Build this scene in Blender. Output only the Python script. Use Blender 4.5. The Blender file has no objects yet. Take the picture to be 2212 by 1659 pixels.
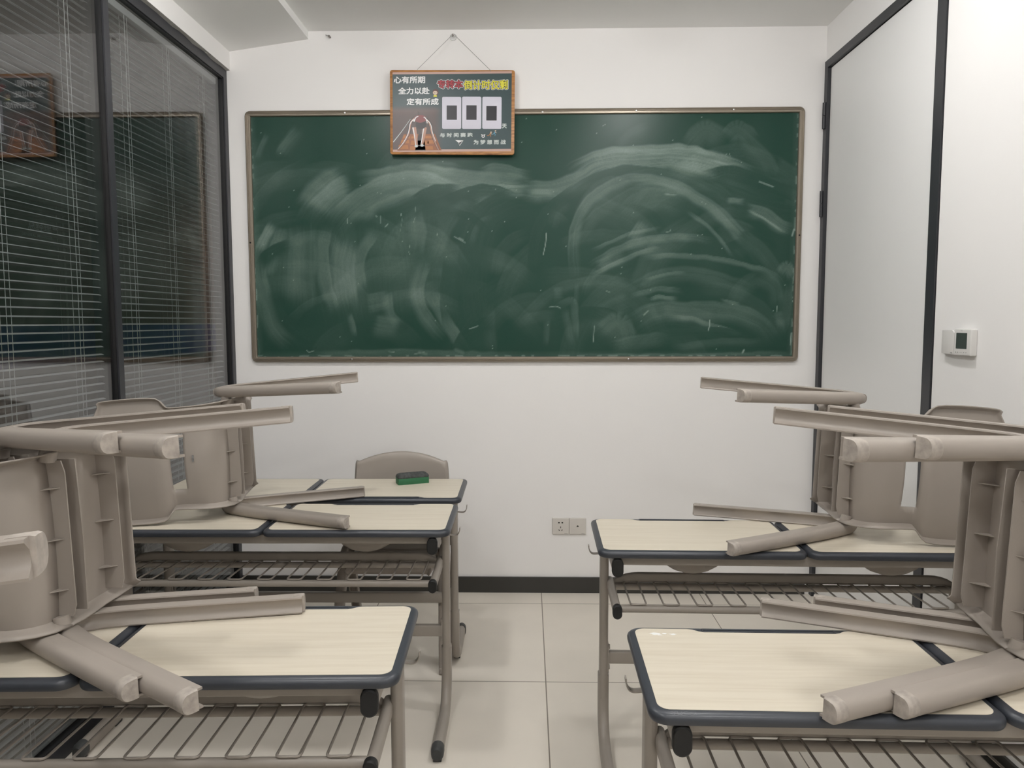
import bpy, bmesh, math, random
import numpy as np
from mathutils import Matrix, Vector

PI = math.pi
R = math.radians
SC = bpy.context.scene
COL = SC.collection
random.seed(7)

# ------------------------------------------------------------------ camera
F_PX, PITCH, YAW, ROLL, EYE = 1620.9, 0.0827, -0.0214, -0.0019, 1.3746
_fw = Vector((math.sin(YAW) * math.cos(PITCH), math.cos(YAW) * math.cos(PITCH), -math.sin(PITCH)))
_rt0 = Vector((math.cos(YAW), -math.sin(YAW), 0))
_up0 = _rt0.cross(_fw)
_rt = math.cos(ROLL) * _rt0 + math.sin(ROLL) * _up0
_up = -math.sin(ROLL) * _rt0 + math.cos(ROLL) * _up0
cam_data = bpy.data.cameras.new('camera')
cam_data.sensor_width = 36.0
cam_data.lens = F_PX / 2212 * 36.0
cam_data.clip_start = 0.02
cam = bpy.data.objects.new('camera', cam_data)
cam.matrix_world = Matrix(((_rt.x, _up.x, -_fw.x, 0), (_rt.y, _up.y, -_fw.y, 0), (_rt.z, _up.z, -_fw.z, EYE), (0, 0, 0, 1)))
COL.objects.link(cam)
SC.camera = cam

# ------------------------------------------------------------------ world and exposure
world = bpy.data.worlds.new('night')
world.use_nodes = True
world.node_tree.nodes['Background'].inputs[0].default_value = (0.6, 0.7, 0.9, 1)
world.node_tree.nodes['Background'].inputs[1].default_value = 0.01
SC.world = world
SC.view_settings.view_transform = 'Standard'
SC.view_settings.look = 'None'
SC.view_settings.gamma = 1.0
SC.view_settings.use_curve_mapping = False
SC.view_settings.exposure = 0.0

# ceiling lights: small opal dome lamps on the ceiling (the lamps are built with the room below)
CEIL = 2.774
LAMP_STRENGTH = 124.0
LIGHT_RGB = (1.0, 0.988, 0.978)
LIGHTS = [(-0.76, 2.36), (0.64, 2.36), (-0.74, 0.85), (0.60, 0.85), (-0.74, -0.75), (0.60, -0.75)]

# ------------------------------------------------------------------ room dimensions
YB = 3.7287          # back wall
XL = -1.4645         # glass partition face
XR = 1.4245          # right wall
YF = -1.9            # wall behind the camera
HTOP = 0.715         # desk tops

# ------------------------------------------------------------------ materials
def nt(m):
    return m.node_tree.nodes, m.node_tree.links

def mat(name, col, rough=0.5, metal=0.0, noise=0.0, nscale=30.0, bump=0.0, bscale=200.0, spec=0.5, emit=None):
    m = bpy.data.materials.new(name)
    m.use_nodes = True
    N, L = nt(m)
    b = N['Principled BSDF']
    b.inputs['Base Color'].default_value = (*col, 1)
    b.inputs['Roughness'].default_value = rough
    b.inputs['Metallic'].default_value = metal
    b.inputs['Specular IOR Level'].default_value = spec
    if emit:
        b.inputs['Emission Color'].default_value = (*emit[0], 1)
        b.inputs['Emission Strength'].default_value = emit[1]
    tc = N.new('ShaderNodeTexCoord')
    if noise:
        n = N.new('ShaderNodeTexNoise')
        n.inputs['Scale'].default_value = nscale
        n.inputs['Detail'].default_value = 4
        L.new(tc.outputs['Object'], n.inputs['Vector'])
        r = N.new('ShaderNodeMapRange')
        r.inputs['To Min'].default_value = 1 - noise
        r.inputs['To Max'].default_value = 1 + noise
        L.new(n.outputs['Fac'], r.inputs['Value'])
        mx = N.new('ShaderNodeMix')
        mx.data_type = 'RGBA'
        mx.blend_type = 'MULTIPLY'
        mx.inputs['Factor'].default_value = 1
        mx.inputs['A'].default_value = (*col, 1)
        L.new(r.outputs['Result'], mx.inputs['B'])
        L.new(mx.outputs['Result'], b.inputs['Base Color'])
    if bump:
        n2 = N.new('ShaderNodeTexNoise')
        n2.inputs['Scale'].default_value = bscale
        n2.inputs['Detail'].default_value = 3
        L.new(tc.outputs['Object'], n2.inputs['Vector'])
        bp_ = N.new('ShaderNodeBump')
        bp_.inputs['Strength'].default_value = bump
        bp_.inputs['Distance'].default_value = 0.001
        L.new(n2.outputs['Fac'], bp_.inputs['Height'])
        L.new(bp_.outputs['Normal'], b.inputs['Normal'])
    return m

M = {}
M['wall'] = mat('wall_paint', (0.905, 0.89, 0.875), 0.7, noise=0.015, nscale=3, bump=0.12, bscale=140, spec=0.25)
M['ceiling'] = mat('ceiling_paint', (0.91, 0.91, 0.895), 0.8, noise=0.015, nscale=2, spec=0.2)
M['door'] = mat('door_panel', (0.86, 0.855, 0.845), 0.45, noise=0.012, nscale=4, spec=0.4)
M['frame'] = mat('dark_frame', (0.030, 0.031, 0.036), 0.42, noise=0.06, nscale=20)
M['gasket'] = mat('black_gasket', (0.010, 0.010, 0.011), 0.5, noise=0.05)
M['base'] = mat('baseboard', (0.035, 0.034, 0.030), 0.35, noise=0.08, nscale=8)
M['mortar'] = mat('raw_plaster', (0.42, 0.41, 0.39), 0.95, noise=0.25, nscale=60, bump=0.6, bscale=90)
M['plastic'] = mat('taupe_plastic', (0.355, 0.315, 0.276), 0.42, noise=0.035, nscale=14, bump=0.06, bscale=500, spec=0.4)
M['plastic_cap'] = mat('pale_cap', (0.39, 0.35, 0.31), 0.55, noise=0.5, nscale=70, spec=0.3)
M['metal'] = mat('painted_steel', (0.315, 0.282, 0.245), 0.38, noise=0.03, nscale=12, bump=0.04, bscale=400, spec=0.45)
M['rim'] = mat('slate_rim', (0.038, 0.043, 0.053), 0.36, noise=0.05, nscale=40, spec=0.5)
M['cap'] = mat('black_cap', (0.014, 0.014, 0.014), 0.55, noise=0.1, nscale=40, spec=0.35)
M['footcap'] = mat('grey_cap', (0.050, 0.052, 0.052), 0.5, noise=0.1, nscale=40, spec=0.35)
M['bolt'] = mat('bolt_steel', (0.20, 0.18, 0.16), 0.35, metal=0.7)
M['alu'] = mat('bronze_alu', (0.29, 0.25, 0.20), 0.30, metal=0.6, noise=0.04, nscale=8)
M['steel'] = mat('bright_steel', (0.65, 0.64, 0.62), 0.25, metal=1.0)
M['slat'] = mat('blind_slat', (0.50, 0.51, 0.51), 0.45, noise=0.02, nscale=5)
M['cordw'] = mat('blind_cord', (0.75, 0.76, 0.75), 0.7)
M['whitepl'] = mat('white_plastic', (0.74, 0.725, 0.70), 0.38, noise=0.01, nscale=20)
M['sockpl'] = mat('socket_plastic', (0.68, 0.645, 0.60), 0.38, noise=0.01, nscale=20)
M['hole'] = mat('socket_hole', (0.03, 0.025, 0.02), 0.7)
M['screen'] = mat('lcd_screen', (0.055, 0.070, 0.062), 0.22, noise=0.03, nscale=60)
M['mark'] = mat('printed_grey', (0.25, 0.25, 0.25), 0.6)
M['felt'] = mat('black_felt', (0.06, 0.064, 0.062), 0.95, noise=1.0, nscale=90, bump=0.5, bscale=400)
M['green'] = mat('eraser_green', (0.022, 0.135, 0.055), 0.55, noise=0.12, nscale=60)
M['corr'] = mat('corridor_wall', (0.22, 0.145, 0.11), 0.6, noise=0.06, nscale=3)
M['corrfloor'] = mat('corridor_floor', (0.16, 0.15, 0.13), 0.35, noise=0.05, nscale=3)
M['blue'] = mat('blue_band', (0.03, 0.045, 0.42), 0.45, noise=0.3, nscale=6)
M['signtxt'] = mat('corridor_letters', (0.55, 0.55, 0.52), 0.5)
M['lampglow'] = mat('lamp_diffuser', (0.9, 0.9, 0.88), 0.5, emit=(LIGHT_RGB, LAMP_STRENGTH))
M['fillglow'] = mat('corridor_fill_glow', (0.9, 0.88, 0.82), 0.5, emit=((1, 0.86, 0.74), 200.0))  # warm glow for the added fill lamps hidden in the corridor
M['string'] = mat('grey_string', (0.30, 0.30, 0.29), 0.8)
M['sticker'] = mat('torn_sticker', (0.86, 0.86, 0.84), 0.35)
M['label'] = mat('pale_label', (0.62, 0.62, 0.60), 0.5)
M['clearhook'] = mat('hook_plastic', (0.72, 0.72, 0.71), 0.15, spec=0.6)
for nm, c in dict(p_red=(0.42, 0.035, 0.05), p_shirt=(0.23, 0.055, 0.055), p_yel=(0.78, 0.73, 0.06), p_black=(0.008, 0.008, 0.008), p_white=(0.80, 0.80, 0.80),
                  p_slate=(0.040, 0.078, 0.080), p_brown=(0.115, 0.072, 0.062), p_brown2=(0.165, 0.105, 0.085), p_orange=(0.42, 0.15, 0.035),
                  p_orange2=(0.28, 0.095, 0.03), p_skin=(0.46, 0.25, 0.18), p_dark=(0.03, 0.022, 0.022), p_card=(0.70, 0.69, 0.78),
                  p_ink=(0.018, 0.018, 0.024), p_pink=(0.55, 0.36, 0.31), p_teal=(0.10, 0.32, 0.48), p_cream=(0.70, 0.55, 0.42), p_hair=(0.10, 0.03, 0.03),
                  p_pale=(0.55, 0.60, 0.58)).items():
    M[nm] = mat('print_' + nm[2:], c, 0.4, noise=0.03, nscale=30)

def m_laminate():
    m = bpy.data.materials.new('maple_laminate')
    m.use_nodes = True
    N, L = nt(m)
    b = N['Principled BSDF']
    tc = N.new('ShaderNodeTexCoord')
    mp = N.new('ShaderNodeMapping')
    mp.inputs['Scale'].default_value = (1.6, 34, 1)
    L.new(tc.outputs['Object'], mp.inputs['Vector'])
    n = N.new('ShaderNodeTexNoise')
    n.inputs['Scale'].default_value = 2.2
    n.inputs['Detail'].default_value = 6
    n.inputs['Distortion'].default_value = 0.6
    L.new(mp.outputs['Vector'], n.inputs['Vector'])
    mp2 = N.new('ShaderNodeMapping')
    mp2.inputs['Scale'].default_value = (9, 160, 1)
    L.new(tc.outputs['Object'], mp2.inputs['Vector'])
    n2 = N.new('ShaderNodeTexNoise')
    n2.inputs['Scale'].default_value = 1.5
    n2.inputs['Detail'].default_value = 3
    L.new(mp2.outputs['Vector'], n2.inputs['Vector'])
    ad = N.new('ShaderNodeMath')
    ad.operation = 'MULTIPLY_ADD'
    ad.inputs[1].default_value = 0.35
    L.new(n2.outputs['Fac'], ad.inputs[0])
    L.new(n.outputs['Fac'], ad.inputs[2])
    cr = N.new('ShaderNodeValToRGB')
    cr.color_ramp.elements[0].position = 0.45
    cr.color_ramp.elements[0].color = (0.625, 0.56, 0.45, 1)
    cr.color_ramp.elements[1].position = 0.78
    cr.color_ramp.elements[1].color = (0.685, 0.625, 0.515, 1)
    L.new(ad.outputs[0], cr.inputs['Fac'])
    L.new(cr.outputs['Color'], b.inputs['Base Color'])
    b.inputs['Roughness'].default_value = 0.36
    b.inputs['Specular IOR Level'].default_value = 0.4
    return m
M['laminate'] = m_laminate()

def m_floor():
    m = bpy.data.materials.new('polished_tile')
    m.use_nodes = True
    N, L = nt(m)
    b = N['Principled BSDF']
    tc = N.new('ShaderNodeTexCoord')
    mp = N.new('ShaderNodeMapping')
    mp.inputs['Location'].default_value = (0.732, -3.5717 + 4.0, 0)      # a joint falls on x = 0.068 and on y = 3.572
    L.new(tc.outputs['Object'], mp.inputs['Vector'])
    br = N.new('ShaderNodeTexBrick')
    br.offset = 0.0
    br.inputs['Scale'].default_value = 1.0
    br.inputs['Brick Width'].default_value = 0.8
    br.inputs['Row Height'].default_value = 0.8
    br.inputs['Mortar Size'].default_value = 0.0022
    br.inputs['Mortar Smooth'].default_value = 0.1
    br.inputs['Color1'].default_value = (0.75, 0.695, 0.61, 1)
    br.inputs['Color2'].default_value = (0.77, 0.715, 0.63, 1)
    br.inputs['Mortar'].default_value = (0.22, 0.19, 0.15, 1)
    L.new(mp.outputs['Vector'], br.inputs['Vector'])
    n = N.new('ShaderNodeTexNoise')
    n.inputs['Scale'].default_value = 5
    n.inputs['Detail'].default_value = 8
    L.new(tc.outputs['Object'], n.inputs['Vector'])
    r = N.new('ShaderNodeMapRange')
    r.inputs['To Min'].default_value = 0.93
    r.inputs['To Max'].default_value = 1.06
    L.new(n.outputs['Fac'], r.inputs['Value'])
    mx = N.new('ShaderNodeMix')
    mx.data_type = 'RGBA'
    mx.blend_type = 'MULTIPLY'
    mx.inputs['Factor'].default_value = 1
    L.new(br.outputs['Color'], mx.inputs['A'])
    L.new(r.outputs['Result'], mx.inputs['B'])
    L.new(mx.outputs['Result'], b.inputs['Base Color'])
    b.inputs['Roughness'].default_value = 0.38
    b.inputs['Specular IOR Level'].default_value = 0.35
    return m
M['floor'] = m_floor()

def m_glass():
    m = bpy.data.materials.new('window_glass')
    m.use_nodes = True
    N, L = nt(m)
    for n in list(N):
        N.remove(n)
    out = N.new('ShaderNodeOutputMaterial')
    geo = N.new('ShaderNodeNewGeometry')
    dot = N.new('ShaderNodeVectorMath')
    dot.operation = 'DOT_PRODUCT'
    L.new(geo.outputs['Incoming'], dot.inputs[0])
    L.new(geo.outputs['Normal'], dot.inputs[1])
    ab = N.new('ShaderNodeMath')
    ab.operation = 'ABSOLUTE'
    L.new(dot.outputs['Value'], ab.inputs[0])
    om = N.new('ShaderNodeMath')
    om.operation = 'SUBTRACT'
    om.inputs[0].default_value = 1
    L.new(ab.outputs[0], om.inputs[1])
    pw = N.new('ShaderNodeMath')
    pw.operation = 'POWER'
    pw.inputs[1].default_value = 5
    L.new(om.outputs[0], pw.inputs[0])
    sc = N.new('ShaderNodeMath')
    sc.operation = 'MULTIPLY_ADD'
    sc.inputs[1].default_value = 0.91
    sc.inputs[2].default_value = 0.09
    L.new(pw.outputs[0], sc.inputs[0])
    tr = N.new('ShaderNodeBsdfTransparent')
    tr.inputs['Color'].default_value = (0.80, 0.81, 0.81, 1)
    gl = N.new('ShaderNodeBsdfGlossy')
    gl.inputs['Roughness'].default_value = 0.0
    gl.inputs['Color'].default_value = (1, 1, 1, 1)
    mx = N.new('ShaderNodeMixShader')
    L.new(sc.outputs[0], mx.inputs[0])
    L.new(tr.outputs[0], mx.inputs[1])
    L.new(gl.outputs[0], mx.inputs[2])
    L.new(mx.outputs[0], out.inputs['Surface'])
    return m
M['glass'] = m_glass()

def m_wood_print():
    m = bpy.data.materials.new('printed_wood')
    m.use_nodes = True
    N, L = nt(m)
    b = N['Principled BSDF']
    tc = N.new('ShaderNodeTexCoord')
    mp = N.new('ShaderNodeMapping')
    mp.inputs['Scale'].default_value = (14, 14, 90)
    L.new(tc.outputs['Object'], mp.inputs['Vector'])
    n = N.new('ShaderNodeTexNoise')
    n.inputs['Scale'].default_value = 1.4
    n.inputs['Detail'].default_value = 5
    L.new(mp.outputs['Vector'], n.inputs['Vector'])
    cr = N.new('ShaderNodeValToRGB')
    cr.color_ramp.elements[0].position = 0.3
    cr.color_ramp.elements[0].color = (0.25, 0.10, 0.035, 1)
    cr.color_ramp.elements[1].position = 0.6
    cr.color_ramp.elements[1].color = (0.50, 0.235, 0.075, 1)
    L.new(n.outputs['Fac'], cr.inputs['Fac'])
    L.new(cr.outputs['Color'], b.inputs['Base Color'])
    b.inputs['Roughness'].default_value = 0.4
    return m
M['pwood'] = m_wood_print()

def m_board():
    m = bpy.data.materials.new('green_chalkboard')
    m.use_nodes = True
    N, L = nt(m)
    b = N['Principled BSDF']
    at = N.new('ShaderNodeAttribute')
    at.attribute_name = 'chalk'
    tc = N.new('ShaderNodeTexCoord')
    n = N.new('ShaderNodeTexNoise')
    n.inputs['Scale'].default_value = 260
    n.inputs['Detail'].default_value = 3
    L.new(tc.outputs['Object'], n.inputs['Vector'])
    r = N.new('ShaderNodeMapRange')
    r.inputs['To Min'].default_value = 0.75
    r.inputs['To Max'].default_value = 1.25
    L.new(n.outputs['Fac'], r.inputs['Value'])
    mu = N.new('ShaderNodeMath')
    mu.operation = 'MULTIPLY'
    mu.use_clamp = True
    L.new(at.outputs['Fac'], mu.inputs[0])
    L.new(r.outputs['Result'], mu.inputs[1])
    mx = N.new('ShaderNodeMix')
    mx.data_type = 'RGBA'
    mx.inputs['A'].default_value = (0.0055, 0.046, 0.030, 1)
    mx.inputs['B'].default_value = (0.50, 0.62, 0.555, 1)
    L.new(mu.outputs[0], mx.inputs['Factor'])
    L.new(mx.outputs['Result'], b.inputs['Base Color'])
    b.inputs['Roughness'].default_value = 0.30
    b.inputs['Specular IOR Level'].default_value = 0.24
    return m
M['board'] = m_board()

# ------------------------------------------------------------------ mesh helpers
class MB:
    def __init__(s):
        s.v, s.f, s.m = [], [], []

    def add(s, verts, faces, mi=0):
        o = len(s.v)
        s.v += [tuple(p) for p in verts]
        s.f += [tuple(i + o for i in f) for f in faces]
        s.m += [mi] * len(faces)
        return s

    def box(s, x0, x1, y0, y1, z0, z1, mi=0):
        v = [(x, y, z) for x in (x0, x1) for y in (y0, y1) for z in (z0, z1)]
        return s.add(v, [(0, 1, 3, 2), (4, 6, 7, 5), (0, 4, 5, 1), (2, 3, 7, 6), (0, 2, 6, 4), (1, 5, 7, 3)], mi)

    def rings(s, rings, closed=True, cap=True, mi=0):
        n = len(rings[0])
        v = [p for r in rings for p in r]
        f = []
        for i in range(len(rings) - 1):
            for j in range(n if closed else n - 1):
                k = (j + 1) % n
                f.append((i * n + j, i * n + k, (i + 1) * n + k, (i + 1) * n + j))
        if cap and closed:
            f.append(tuple(range(n - 1, -1, -1)))
            f.append(tuple((len(rings) - 1) * n + j for j in range(n)))
        return s.add(v, f, mi)

    def sweep(s, sec, path, lat, scales=None, cap=True, mi=0):
        """sec: closed (u, w) outline; u runs along the fixed axis lat, w along lat x tangent"""
        lat = Vector(lat)
        P = [Vector(p) for p in path]
        rs = []
        for i, p in enumerate(P):
            t = (P[min(i + 1, len(P) - 1)] - P[max(i - 1, 0)]).normalized()
            w = lat.cross(t).normalized()
            u = t.cross(w).normalized()
            k = scales[i] if scales else 1
            rs.append([tuple(p + u * (a * k) + w * (b * k)) for a, b in sec])
        return s.rings(rs, True, cap, mi)

    def tube(s, path, r, n=10, closed=False, mi=0):
        P = [Vector(p) for p in path]
        m = len(P)
        rs = []
        ref = None
        for i, p in enumerate(P):
            a = P[(i + 1) % m] if closed else P[min(i + 1, m - 1)]
            b = P[(i - 1) % m] if closed else P[max(i - 1, 0)]
            t = (a - b).normalized()
            if ref is None:
                ref = t.orthogonal().normalized()
            ref = (ref - t * ref.dot(t)).normalized()
            bn = t.cross(ref)
            rs.append([tuple(p + ref * (r * math.cos(2 * PI * k / n)) + bn * (r * math.sin(2 * PI * k / n))) for k in range(n)])
        if closed:
            rs.append(rs[0])
        return s.rings(rs, True, not closed, mi)

    def rprism(s, outline, axis='z', lo=0.0, hi=0.01, bev=0.0, seg=3, mi=0, orig=(0, 0, 0)):
        """solid from a 2D outline; edges rounded by bev. axis z: (x,y), axis y: (x,z), axis x: (y,z)"""
        def put(p, h):
            if axis == 'z':
                q = (p[0], p[1], h)
            elif axis == 'y':
                q = (p[0], h, p[1])
            else:
                q = (h, p[0], p[1])
            return (q[0] + orig[0], q[1] + orig[1], q[2] + orig[2])
        rs = []
        if bev:
            for k in range(seg + 1):
                a = PI / 2 * k / seg
                rs.append([put(p, lo + bev * (1 - math.cos(a))) for p in inset(outline, bev * (1 - math.sin(a)))])
            for k in range(seg, -1, -1):
                a = PI / 2 * k / seg
                rs.append([put(p, hi - bev * (1 - math.cos(a))) for p in inset(outline, bev * (1 - math.sin(a)))])
        else:
            rs = [[put(p, lo) for p in outline], [put(p, hi) for p in outline]]
        return s.rings(rs, True, True, mi)

    def transform(s, M4):
        s.v = [tuple(M4 @ Vector(p)) for p in s.v]
        return s

    def mesh(s, name, mats, sharp=35, recalc=True):
        me = bpy.data.meshes.new(name)
        me.from_pydata(s.v, [], s.f)
        for m in (mats if isinstance(mats, (list, tuple)) else [mats]):
            me.materials.append(M[m])
        if any(s.m):
            me.polygons.foreach_set('material_index', s.m)
        if recalc:
            bm = bmesh.new()
            bm.from_mesh(me)
            bmesh.ops.recalc_face_normals(bm, faces=bm.faces)
            bm.to_mesh(me)
            bm.free()
        me.shade_smooth()
        me.set_sharp_from_angle(angle=R(sharp))
        me.update()
        return me

    def obj(s, name, mats, parent=None, sharp=35, recalc=True):
        return link(name, s.mesh(name, mats, sharp, recalc), parent)

def inset(outline, d):
    """move a counter-clockwise outline inwards by d"""
    if abs(d) < 1e-9:
        return list(outline)
    n = len(outline)
    out = []
    for i in range(n):
        p0, p1, p2 = outline[i - 1], outline[i], outline[(i + 1) % n]
        e1 = Vector((p1[0] - p0[0], p1[1] - p0[1]))
        e2 = Vector((p2[0] - p1[0], p2[1] - p1[1]))
        e1.normalize()
        e2.normalize()
        n1 = Vector((-e1.y, e1.x))
        n2 = Vector((-e2.y, e2.x))
        b = n1 + n2
        k = d / max(0.3, 1 + n1.dot(n2))
        out.append((p1[0] + b.x * k, p1[1] + b.y * k))
    return out

def rrect(x0, x1, y0, y1, r, seg=6):
    pts = []
    for cx, cy, a0 in ((x1 - r, y0 + r, -90), (x1 - r, y1 - r, 0), (x0 + r, y1 - r, 90), (x0 + r, y0 + r, 180)):
        for k in range(seg + 1):
            a = R(a0 + 90 * k / seg)
            pts.append((cx + r * math.cos(a), cy + r * math.sin(a)))
    return pts

def ell(cx, cy, rx, ry, n=20):
    return [(cx + rx * math.cos(2 * PI * k / n), cy + ry * math.sin(2 * PI * k / n)) for k in range(n)]

def stadium(hu, hw, n=6):
    """oval tube section, half size hu (along u) by hw (along w)"""
    r = min(hu, hw)
    return rrect(-hu, hu, -hw, hw, r * 0.999, n)

def link(name, me, parent=None):
    o = bpy.data.objects.new(name, me)
    COL.objects.link(o)
    if parent is not None:
        o.parent = parent
    return o

def thing(name, label, cat, loc=(0, 0, 0), rz=0.0, group=None):
    o = bpy.data.objects.new(name, None)
    o.empty_display_size = 0.1
    COL.objects.link(o)
    o.location = loc
    o.rotation_euler = (0, 0, rz)
    return tag(o, label, cat, group)

def tag(o, label, cat, group=None):
    o['label'] = label
    o['category'] = cat
    if group:
        o['group'] = group
    return o

def struct(o):
    o['kind'] = 'structure'
    return o

def dup(root, label, group=None):
    def cp(o, parent):
        c = o.copy()
        COL.objects.link(c)
        if parent is not None:
            c.parent = parent
        for ch in kids[o.name]:
            cp(ch, c)
        return c
    kids = {}
    def walk(o):
        kids[o.name] = list(o.children)
        for ch in o.children:
            walk(ch)
    walk(root)
    r = cp(root, None)
    r['label'] = label
    if group:
        r['group'] = group
    return r

def smooth_path(pts, n=8):
    """Catmull-Rom through the points"""
    P = [Vector(p) for p in pts]
    P = [P[0] * 2 - P[1]] + P + [P[-1] * 2 - P[-2]]
    out = []
    for i in range(1, len(P) - 2):
        for k in range(n):
            t = k / n
            a, b, c, d = P[i - 1], P[i], P[i + 1], P[i + 2]
            out.append(0.5 * ((2 * b) + (c - a) * t + (2 * a - 5 * b + 4 * c - d) * t * t + (3 * b - 3 * c + d - a) * t ** 3))
    out.append(P[-2])
    return out

def text_polys(s, size=1.0, weight=0.0):
    """flat letters: vertices (x, y) and faces, first line starting at the origin"""
    cu = bpy.data.curves.new('letters', 'FONT')
    cu.body = s
    cu.size = size
    cu.offset = weight
    cu.resolution_u = 3
    ob = bpy.data.objects.new('letters', cu)
    COL.objects.link(ob)
    dg = bpy.context.evaluated_depsgraph_get()
    me = bpy.data.meshes.new_from_object(ob.evaluated_get(dg))
    v = [(p.co.x, p.co.y) for p in me.vertices]
    f = [tuple(p.vertices) for p in me.polygons]
    bpy.data.objects.remove(ob)
    bpy.data.curves.remove(cu)
    bpy.data.meshes.remove(me)
    return v, f

def fit_text(s, x0, x1, y0, y1, weight=0.0, grow=0.0):
    """letters fitted to a box (box measured on the un-thickened glyphs)"""
    v0, _ = text_polys(s, 1.0, 0.0)
    v, f = text_polys(s, 1.0, weight)
    ax, bx = min(p[0] for p in v0), max(p[0] for p in v0)
    ay, by = min(p[1] for p in v0), max(p[1] for p in v0)
    kx, ky = (x1 - x0) / (bx - ax), (y1 - y0) / (by - ay)
    return [(x0 + (p[0] - ax) * kx, y0 + (p[1] - ay) * ky) for p in v], f

# ================================================================== ROOM
def slab(name, x0, x1, y0, y1, z0, z1, m, parent=None):
    o = MB().box(x0, x1, y0, y1, z0, z1).obj(name, m, parent)
    if parent is None:
        struct(o)
    return o

slab('floor', XL - 0.085, XR + 0.12, YF - 0.1, YB + 0.1, -0.06, 0.0, 'floor')
slab('wall_back', XL - 0.085, XR + 0.12, YB, YB + 0.12, 0.0, 2.9, 'wall')
slab('wall_rear', XL - 0.085, XR + 0.12, YF - 0.12, YF, 0.0, 2.9, 'wall')
slab('ceiling', -1.06, XR + 0.12, YF, YB, CEIL, 2.9, 'ceiling')
w = MB()
w.box(XR, XR + 0.12, YF, 2.668, 0, 2.9)
w.box(XR, XR + 0.12, 2.668, YB, 2.609, 2.9)
struct(w.obj('wall_right', 'wall'))
# dropped edge of the ceiling along the partition, its underside slightly sloped
sof = MB()
sec = [(-1.06, 2.9), (-1.06, 2.737), (-1.447, 2.683), (-1.447, 2.9)]
sof.rings([[(x, YF, z) for x, z in sec], [(x, YB, z) for x, z in sec]])
struct(sof.obj('trim_1', 'ceiling'))
lint = MB().box(-1.60, -1.447, YF, YB, 2.5945, 2.9)
lo_ = struct(lint.obj('wall_left', 'wall'))
ms = MB()
n = 90
rs = []
for i in range(n + 1):
    y = YF + (YB - YF) * i / n
    d = 0.003 * math.sin(i * 1.7) + 0.002 * math.sin(i * 4.1)
    rs.append([(-1.4478, y, 2.5950), (-1.4655 - d * 0.0, y, 2.5950), (-1.4655, y, 2.5905 + d), (-1.4478, y, 2.5942)])
ms.rings(rs)
struct(ms.obj('trim_2', 'mortar'))

# baseboards
slab('baseboard_back', XL + 0.002, XR - 0.03, YB - 0.010, YB, 0.0, 0.081, 'base')
slab('baseboard_right', XR - 0.010, XR, YF, 2.664, 0.0, 0.081, 'base')

# ---- glass partition on the left
win = struct(thing('window_1', 'tall glass partition in slate frame with blinds between the panes', 'window', (XL, 1.6, 0)))
for k in ('label', 'category'):
    del win[k]
fr = MB()
FX0, FX1 = -0.082, 0.0
yr = lambda y: y - 1.6
fr.box(FX0, FX1, yr(YF), yr(YB), 2.549, 2.5945)
fr.box(FX0, FX1, yr(YF), yr(YB), 0.0, 0.055)
bays = []
edges = [3.692, 2.688, 2.654, 1.628, 1.594, 0.568, 0.534, -0.492, -0.526, -1.66]
fr.box(FX0, FX1, yr(3.692), yr(YB), 0.055, 2.549)
for a, b in ((2.654, 2.688), (1.594, 1.628), (0.534, 0.568), (-0.526, -0.492), (YF, -1.66)):
    fr.box(FX0, FX1, yr(a), yr(b), 0.055, 2.549)
for k in range(0, len(edges), 2):
    bays.append((edges[k + 1], edges[k]))
g = 0.006
for a, b in bays:
    for z0, z1 in ((2.549 - g, 2.549), (0.055, 0.055 + g)):
        fr.box(-0.030, -0.006, yr(a), yr(b), z0, z1, 1)
    for y0, y1 in ((a, a + g), (b - g, b)):
        fr.box(-0.030, -0.006, yr(y0), yr(y1), 0.055, 2.549, 1)
fr.obj('window_frame', ['frame', 'gasket'], win)
for a, b in bays:
    for x in (-0.018, -0.064):
        MB().box(x - 0.003, x + 0.003, yr(a + 0.001), yr(b - 0.001), 0.056, 2.548).obj('glass_pane', 'glass', win)

# ---- venetian blinds in the first three bays
def make_blind(y0, y1, label):
    xb = XL - 0.041
    t = thing('venetian_blind', label, 'blind', (xb, (y0 + y1) / 2, 0), 0, 'blinds inside the glass partition')
    h = (y1 - y0) / 2
    hr = MB().rprism(rrect(-0.0125, 0.0125, 2.510, 2.538, 0.003, 2), 'y', -h, h)
    hr.obj('headrail', 'slat', t)
    MB().rprism(rrect(-0.009, 0.009, 0.062, 0.076, 0.003, 2), 'y', -h + 0.004, h - 0.004).obj('bottom_rail', 'slat', t)
    s = MB()
    z = 0.094
    tilt = R(14)
    rnd = random.Random(int(y1 * 1000))
    while z < 2.500:
        dz0, dz1 = rnd.uniform(-.0012, .0012), rnd.uniform(-.0012, .0012)
        ra, rb = [], []
        for k in range(5):
            u = -0.0085 + 0.017 * k / 4
            c = 0.0016 * (1 - (u / 0.0085) ** 2)
            xx = u * math.cos(tilt) - c * math.sin(tilt) * 0
            zz = -u * math.sin(tilt) + c
            ra.append((xx, zz))
        sec2 = ra + [(x, q - 0.0006) for x, q in reversed(ra)]
        s.rings([[(x, -h + 0.006, z + q + dz0) for x, q in sec2], [(x, h - 0.006, z + q + dz1) for x, q in sec2]])
        z += 0.026
    s.obj('slats', 'slat', t)
    for yy in (-h + 0.115, -0.02, h - 0.145):
        c = MB()
        for dx, dy in ((0.0095, 0), (-0.0095, 0), (0.004, 0.028)):
            c.tube([(dx, yy + dy, 0.07), (dx, yy + dy, 2.515)], 0.0009, 5)
        c.obj('ladder_cord', 'cordw', t)
    return t
make_blind(2.735, 3.665, 'white venetian blind in the glass bay next to the chalkboard wall')
make_blind(1.675, 2.625, 'white venetian blind in the glass bay nearer the viewer, left of the dark mullion')
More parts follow.
